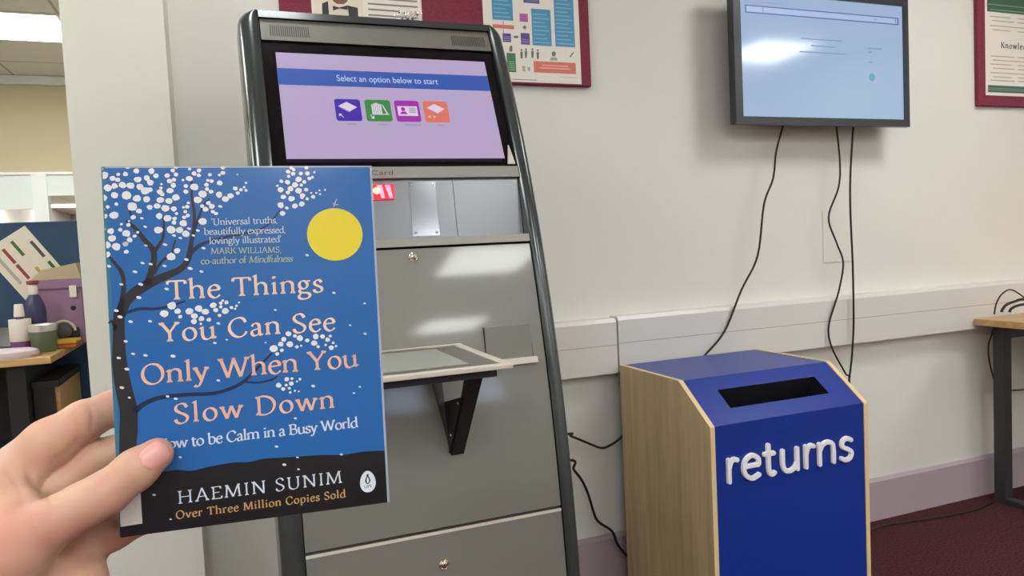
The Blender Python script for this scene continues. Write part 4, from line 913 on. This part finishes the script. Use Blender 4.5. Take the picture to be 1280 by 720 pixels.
B4 = [(388,110,26),(350,153,24),(327,193,26),(400,193,30),(268,228,36),(335,240,18),(298,270,18),(440,128,18),(480,145,28),(538,162,20),(605,132,28),(660,130,22),(722,128,14),(700,158,22),(595,185,28),(625,213,16),(685,198,12),(745,182,14),(730,220,24),(768,208,12),(455,215,16),(490,205,10),(375,472,22),(415,468,14),(480,472,14),(455,490,10),(310,522,24),(345,550,18),(370,520,14),(410,508,22),(395,545,14),(402,578,12),(440,565,10),(470,570,8)]
blossoms(110, 200, 6.4, B1); blossoms(300, 200, 6.4, B2); blossoms(120, 300, 6.4, B3); blossoms(300, 400, 6.4, B4)
P3 = [(105,210,18),(205,355,16),(315,255,18),(375,185,16),(440,193,16),(400,45,14),(555,38,18),(550,208,16),(360,355,20),(345,460,20),(568,392,18),(755,228,20),(725,157,18),(845,253,16),(862,66,16),(165,565,18),(195,615,20),(280,653,18),(435,650,16),(980,667,16)]
blossoms(120, 300, 6.4, P3, True)
blossoms(110, 200, 6.4, [(690,605,16),(740,625,14),(880,565,16),(845,605,14),(810,550,16),(615,678,16),(460,535,14),(433,467,14),(1060,373,18),(465,685,14),(1197,118,8)], True)
blossoms(300, 400, 6.4, [(880,42,12),(1000,110,15),(205,180,9),(585,527,18),(958,533,12),(910,583,12)], True)
blossoms(290, 300, 6.4, [(600,122,16),(335,298,14),(815,423,15),(1060,507,13),(347,560,13),(945,682,12)], True)
blossoms(120, 400, 6.4, [(240,170,16),(300,270,16),(398,282,17),(618,288,20),(185,303,17),(250,392,19),(210,540,18),(980,482,15),(952,183,15),(1048,157,10),(575,610,15),(640,628,16),(270,620,12)], True)
blossoms(300, 500, 6.4, [(443,145,13),(293,370,15),(460,457,12),(355,515,17),(468,552,13),(810,433,15)], True)
blossoms(130, 500, 6.4, [(612,455,13)], True); blossoms(130, 570, 6.4, [(403,308,14),(535,503,10)], True)
# writing
def line(body, a, b, em, m, W=.085, T=.03, **kw): serif_text(k, body, buv(*a), buv(*b), em * .000409, art(4), m, W, T, **kw)
line('The Things', (209, 375), (404.5, 364.5), 37, K_PEACH, .1, .042, wide=1.08)
line('You Can See', (199.7, 427.6), (420, 412.4), 37, K_PEACH, .1, .042, wide=1.08)
line('Only When You', (176, 481), (448, 457.8), 38, K_SALM, .1, .042, wide=1.08)
line('Slow Down', (217, 529.5), (419, 509.3), 37, K_SALM, .1, .042, wide=1.08)
line('How to be Calm in a Busy World', (195, 562.4), (447.5, 533.5), 20.3, K_TEXTW, .12, .05)
line('HAEMIN SUNIM', (222, 629.5), (428, 602.8), 24.5, K_TEXTW, .085, .032, wide=1.06)
line('Over Three Million Copies Sold', (220, 648.3), (432, 620.8), 15, K_GOLD, .115, .05)
QW = dict(W=.1, T=.05)
line("'Universal truths,", (264.5, 281.6), (347.5, 279), 12.6, K_PALE, **QW)
line('beautifully expressed,', (255.3, 293.6), (357.5, 291.2), 12.6, K_PALE, **QW)
line("lovingly illustrated'", (261.6, 305.2), (352, 302.6), 12.6, K_PALE, **QW)
line('MARK WILLIAMS,', (263.8, 317.6), (352, 315.6), 11.5, K_OLIVE, **QW)
line('co-author of Mindfulness', (251.3, 330.3), (366, 326.8), 12.4, K_OLIVE, slant=.22, italic_from=13, **QW)
# publisher's egg-shaped mark
ec = buv(459.6, 601.5)
def egg(s, t): r = 1.0; return (ec[0] + .0043 * s * math.cos(t) * (1 - .13 * math.sin(t)), ec[1] + .0060 * s * math.sin(t))
poly([egg(1, t) for t in np.linspace(0, 2 * math.pi, 33)[:-1]], K_TEXTW, 4)
pe = lambda L: [(ec[0] + x * .0001, ec[1] + y * .0001) for x, y in L]
poly(pe([(-2, 42), (3, 43), (7, 36), (5, 30), (10, 22), (15, 6), (13, 0), (10, -8), (4, -13), (-6, -13), (-11, -7), (-14, 2), (-15, 8), (-9, 24), (-4, 31), (-8, 35), (-3, 38)]), K_BLACK, 5)
poly(pe([(0, 26), (5, 18), (7, 6), (5, -5), (0, -9), (-5, -5), (-7, 6), (-4, 20)]), K_TEXTW, 6)
serif_text(k, 'LIFE', np.array([ec[0] - .0021, ec[1] - .0036]), np.array([ec[0] + .0021, ec[1] - .0033]), .0022, art(5), K_BLACK, W=.12, T=.06)
cover = k.build('front_cover', book, recalc=False)
k = MB(); slabb(k, 0, BW, 0, BH, -BT, -BT + .0006, M_COVER); k.build('back_cover', book)
k = MB(); slabb(k, -.0004, .0006, 0, BH, -BT, -.0001, K_TEAL); k.build('spine', book)
M_PAGES = mat('page_edges', (226, 216, 196), .9)
k = MB(); slabb(k, .0007, BW - .002, .0012, BH - .0012, -BT + .0007, -.0001, M_PAGES); k.build('page_block', book)
k = MB(); q = uvp([(146, 612), (176, 612), (178.5, 653.5), (150.5, 658)]); f = art(7)
k.poly([f(max(u, .0004), v) for u, v in q], mat('spine_sticker', (214, 206, 200), .4)); st = k.build('spine_sticker', book); st['label'] = 'white shelf-mark sticker'

# ------------------------------------------------------------------ the hand
def cpt(x, y, d): return np.array([(x - 640) / FPX * d, -(y - 360) / FPX * d, d])
LO = np.array([-.47, -.335, .300]); HI = np.array([-.145, -.035, .440]); ST = .0012
ax = [np.arange(LO[i], HI[i], ST, dtype=np.float32) for i in range(3)]
GX, GY, GZ = np.meshgrid(*ax, indexing='ij')
def cone(a, b):
    A, B = cpt(*a[:3]), cpt(*b[:3]); r1, r2 = a[3] * .001, b[3] * .001; ba = B - A
    px, py, pz = GX - np.float32(A[0]), GY - np.float32(A[1]), GZ - np.float32(A[2])
    h = np.clip((px * ba[0] + py * ba[1] + pz * ba[2]) / (ba @ ba), 0, 1).astype(np.float32)
    return np.sqrt((px - h * ba[0]) ** 2 + (py - h * ba[1]) ** 2 + (pz - h * ba[2]) ** 2) - (r1 + (r2 - r1) * h)
def smin(a, b, k):
    h = np.clip(.5 + .5 * (b - a) / k, 0, 1); return b + (a - b) * h - k * h * (1 - h)
def chain(L, k=.004):
    d = None
    for a, b in zip(L[:-1], L[1:]):
        c = cone(a, b); d = c if d is None else smin(d, c, k)
    return d
# joints: picture x, y, distance, radius in mm
THUMB = [(8, 690, .352, 18), (71, 651, .356, 11.6), (104, 632, .360, 10.9), (132, 617, .3635, 10.6), (170, 587, .369, 10.0), (196, 567.5, .3725, 8.2)]
INDEX = [(0, 614, .385, 17.5), (62, 555, .389, 13.0), (105, 526, .395, 10.4), (142, 510, .404, 9.2), (200, 500, .4150, 8.4), (250, 505, .4195, 7.6)]
MIDDLE = [(20, 648, .388, 13), (78, 606, .393, 11), (122, 573, .400, 9.6), (145, 567, .404, 9.6), (190, 562, .4152, 9), (250, 568, .420, 8)]
RING = [(30, 672, .388, 13), (85, 645, .395, 10.8), (135, 620, .401, 9.8), (195, 612, .4150, 8.6), (245, 618, .4195, 7.6)]
PINKY = [(45, 712, .384, 14), (95, 680, .391, 11), (140, 664, .399, 10), (190, 643, .4140, 8.2), (222, 640, .4172, 7.2)]
palm = chain([(-4, 624, .379, 18), (-15, 690, .379, 22), (-120, 790, .366, 26), (-260, 915, .356, 28), (-420, 1050, .345, 33)], .012)
palm = smin(palm, chain([(80, 735, .380, 21), (20, 790, .374, 24), (-120, 830, .366, 24)], .01), .014)
palm = smin(palm, chain([(12, 694, .352, 18), (-50, 745, .354, 22), (-140, 800, .362, 24)], .01), .010)
palm = smin(palm, chain([(2, 626, .370, 14), (30, 640, .365, 11)], .006), .012)
dist = palm
for L, kk in ((INDEX, .008), (MIDDLE, .007), (RING, .007), (PINKY, .007), (THUMB, .007)):
    c = chain(L)
    dist = np.minimum(dist, smin(c, palm, kk))
def surface_nets(d):
    s = d < 0; n = d.shape
    cnt = np.zeros(tuple(v - 1 for v in n), np.int8)
    for i in (0, 1):
        for j in (0, 1):
            for m in (0, 1): cnt += s[i:n[0] - 1 + i, j:n[1] - 1 + j, m:n[2] - 1 + m]
    act = (cnt > 0) & (cnt < 8); idx = -np.ones(act.shape, np.int64); ijk = np.argwhere(act); idx[act] = np.arange(len(ijk))
    acc = np.zeros((len(ijk), 3)); num = np.zeros(len(ijk))
    C8 = [(i, j, m) for i in (0, 1) for j in (0, 1) for m in (0, 1)]
    for a in C8:
        for ax_ in range(3):
            if a[ax_]: continue
            b = list(a); b[ax_] = 1
            da = d[tuple((ijk + a).T)]; db = d[tuple((ijk + b).T)]; x = (da < 0) != (db < 0)
            t = np.where(x, da / np.where(x, da - db, 1), 0); p = np.array(a, float)[None] + np.zeros((len(ijk), 3)); p[:, ax_] += t
            acc += p * x[:, None]; num += x
    V = ijk + acc / num[:, None]
    F = []
    for ax_ in range(3):
        o1, o2 = [(1, 2), (2, 0), (0, 1)][ax_]
        sl0 = [slice(None)] * 3; sl1 = [slice(None)] * 3; sl0[ax_] = slice(0, -1); sl1[ax_] = slice(1, None)
        e = np.argwhere(s[tuple(sl0)] != s[tuple(sl1)]); e = e[(e[:, o1] > 0) & (e[:, o2] > 0) & (e[:, o1] < n[o1] - 1) & (e[:, o2] < n[o2] - 1)]
        ins = s[tuple(e.T)]
        u1 = np.zeros(3, int); u1[o1] = 1; u2 = np.zeros(3, int); u2[o2] = 1
        q = np.stack([idx[tuple((e - u1 - u2).T)], idx[tuple((e - u2).T)], idx[tuple(e.T)], idx[tuple((e - u1).T)]], 1)
        q[~ins] = q[~ins][:, ::-1]; F.append(q)
    return V, np.concatenate(F)
V, F = surface_nets(dist)
V = V * ST + LO
for it in range(3):                                     # light smoothing
    acc = np.zeros_like(V); num = np.zeros(len(V))
    for a in range(4):
        b = (a + 1) % 4; np.add.at(acc, F[:, a], V[F[:, b]]); np.add.at(num, F[:, a], 1); np.add.at(acc, F[:, b], V[F[:, a]]); np.add.at(num, F[:, b], 1)
    V = V * .5 + .5 * acc / np.maximum(num, 1)[:, None]
# skin creases: shallow grooves along lines of the hand
def vnormals(V):
    fn = np.cross(V[F[:, 2]] - V[F[:, 0]], V[F[:, 3]] - V[F[:, 1]]); n = np.zeros_like(V)
    for a in range(4): np.add.at(n, F[:, a], fn)
    return n / (np.linalg.norm(n, axis=1)[:, None] + 1e-12)
VN = vnormals(V)
PX = np.stack([640 + V[:, 0] / V[:, 2] * FPX, 360 - V[:, 1] / V[:, 2] * FPX], 1)
if (VN * V).sum(1).mean() < 0 and False: VN = -VN
cen = V.mean(0)
if ((V - cen) * VN).sum() < 0: VN = -VN
GROOVES = [([(36, 586), (42, 603), (54, 617), (66, 625)], 1.0, 5), ([(128, 589), (132, 597), (134, 606)], .45, 3.2), ([(120, 594), (125, 602), (127, 610)], .4, 3.2), ([(138, 584), (142, 592), (143, 600)], .35, 3),
           ([(112, 508), (116, 520), (114, 536)], .5, 3.5), ([(96, 552), (84, 566), (70, 574)], .6, 5), ([(10, 588), (22, 606), (30, 628)], .5, 5), ([(150, 577), (154, 584), (154, 592)], .25, 3)]
front = (VN * V).sum(1) < 0
disp = np.zeros(len(V))
for pts, dep, wd_ in GROOVES:
    P = np.array(catmull([np.array(p, float) for p in pts], 5)); dm = np.full(len(V), 1e9)
    for a, b in zip(P[:-1], P[1:]):
        ab = b - a; t = np.clip(((PX - a) @ ab) / (ab @ ab), 0, 1); dm = np.minimum(dm, np.linalg.norm(PX - a - t[:, None] * ab, axis=1))
    disp += dep * .001 * np.exp(-(dm / wd_) ** 2)
V = V - VN * (disp * front)[:, None]
WV = CP[None] + V[:, :1] * RT + V[:, 1:2] * UP + V[:, 2:] * FW
def skin(nt, b):
    noise_mix(nt, b, (194, 135, 116), (207, 168, 142), nscale=26, detail=3, lo=.3, hi=.62)
    n2 = nt.nodes.new('ShaderNodeTexNoise'); n2.inputs['Scale'].default_value = 420; n2.inputs['Detail'].default_value = 3
    bp = nt.nodes.new('ShaderNodeBump'); bp.inputs['Strength'].default_value = .12; bp.inputs['Distance'].default_value = .001
    tc = [n for n in nt.nodes if n.type == 'TEX_COORD'][0]
    nt.links.new(tc.outputs['Object'], n2.inputs['Vector']); nt.links.new(n2.outputs['Fac'], bp.inputs['Height']); nt.links.new(bp.outputs['Normal'], b.inputs['Normal'])
M_SKIN = mat('skin', (226, 178, 154), .48, spec=.4, sss=.25, build=skin)
wr_ = CP + np.array(cpt(-120, 790, .366)) @ np.stack([RT, UP, FW])
hand = thing('person_hand', 'hand of a person gripping the blue paperback, thumb across its cover', 'hand', wr_)
me = bpy.data.meshes.new('skin'); me.from_pydata([tuple(v) for v in WV], [], [tuple(int(i) for i in f) for f in F]); me.materials.append(M_SKIN)
me.polygons.foreach_set('use_smooth', [True] * len(me.polygons)); me.update()
bm = bmesh.new(); bm.from_mesh(me); bmesh.ops.recalc_face_normals(bm, faces=bm.faces); bm.to_mesh(me); bm.free()
ho = bpy.data.objects.new('skin', me); COL.objects.link(ho); ho.parent = hand; ho.matrix_parent_inverse = Matrix.Translation(hand.location).inverted()
# thumb nail, laid on the skin
tree = BVHTree.FromPolygons([tuple(v) for v in WV], [tuple(int(i) for i in f) for f in F])
rows = []; e1 = np.array([.79, -.61]); e2 = np.array([.61, .79]); nc = np.array([193., 569.5])
for i in range(13):
    a = -1 + 2 * i / 12; row = []
    wmax = (1 - abs(a) ** 3.2) ** (1 / 2.6) if abs(a) < 1 else 0.05
    for j in range(9):
        b = (-1 + j / 4) * max(wmax, .12)
        p = nc + e1 * a * 19 + e2 * b * 14.5; d = ray(*p)
        hit = tree.ray_cast(Vector(CP), Vector(d / np.linalg.norm(d)))
        if hit[0] is None: hp = row[-1] if row else rows[-1][0]; row.append(hp)
        else:
            edge = max(abs(b) / max(wmax, .12) if wmax > .2 else 1, 0); row.append(np.array(hit[0]) - d / np.linalg.norm(d) * (.0007 if abs(a) < .9 and edge < .95 else .0001))
    rows.append(row)
k = MB(); k.grid(rows, mat('nail', (222, 158, 150), .28, spec=.5), True)
nl = k.build('thumb_nail', ho); nl.matrix_parent_inverse = Matrix.Identity(4); nl.parent = ho
nl.matrix_parent_inverse = ho.matrix_world.inverted() if False else Matrix.Identity(4)
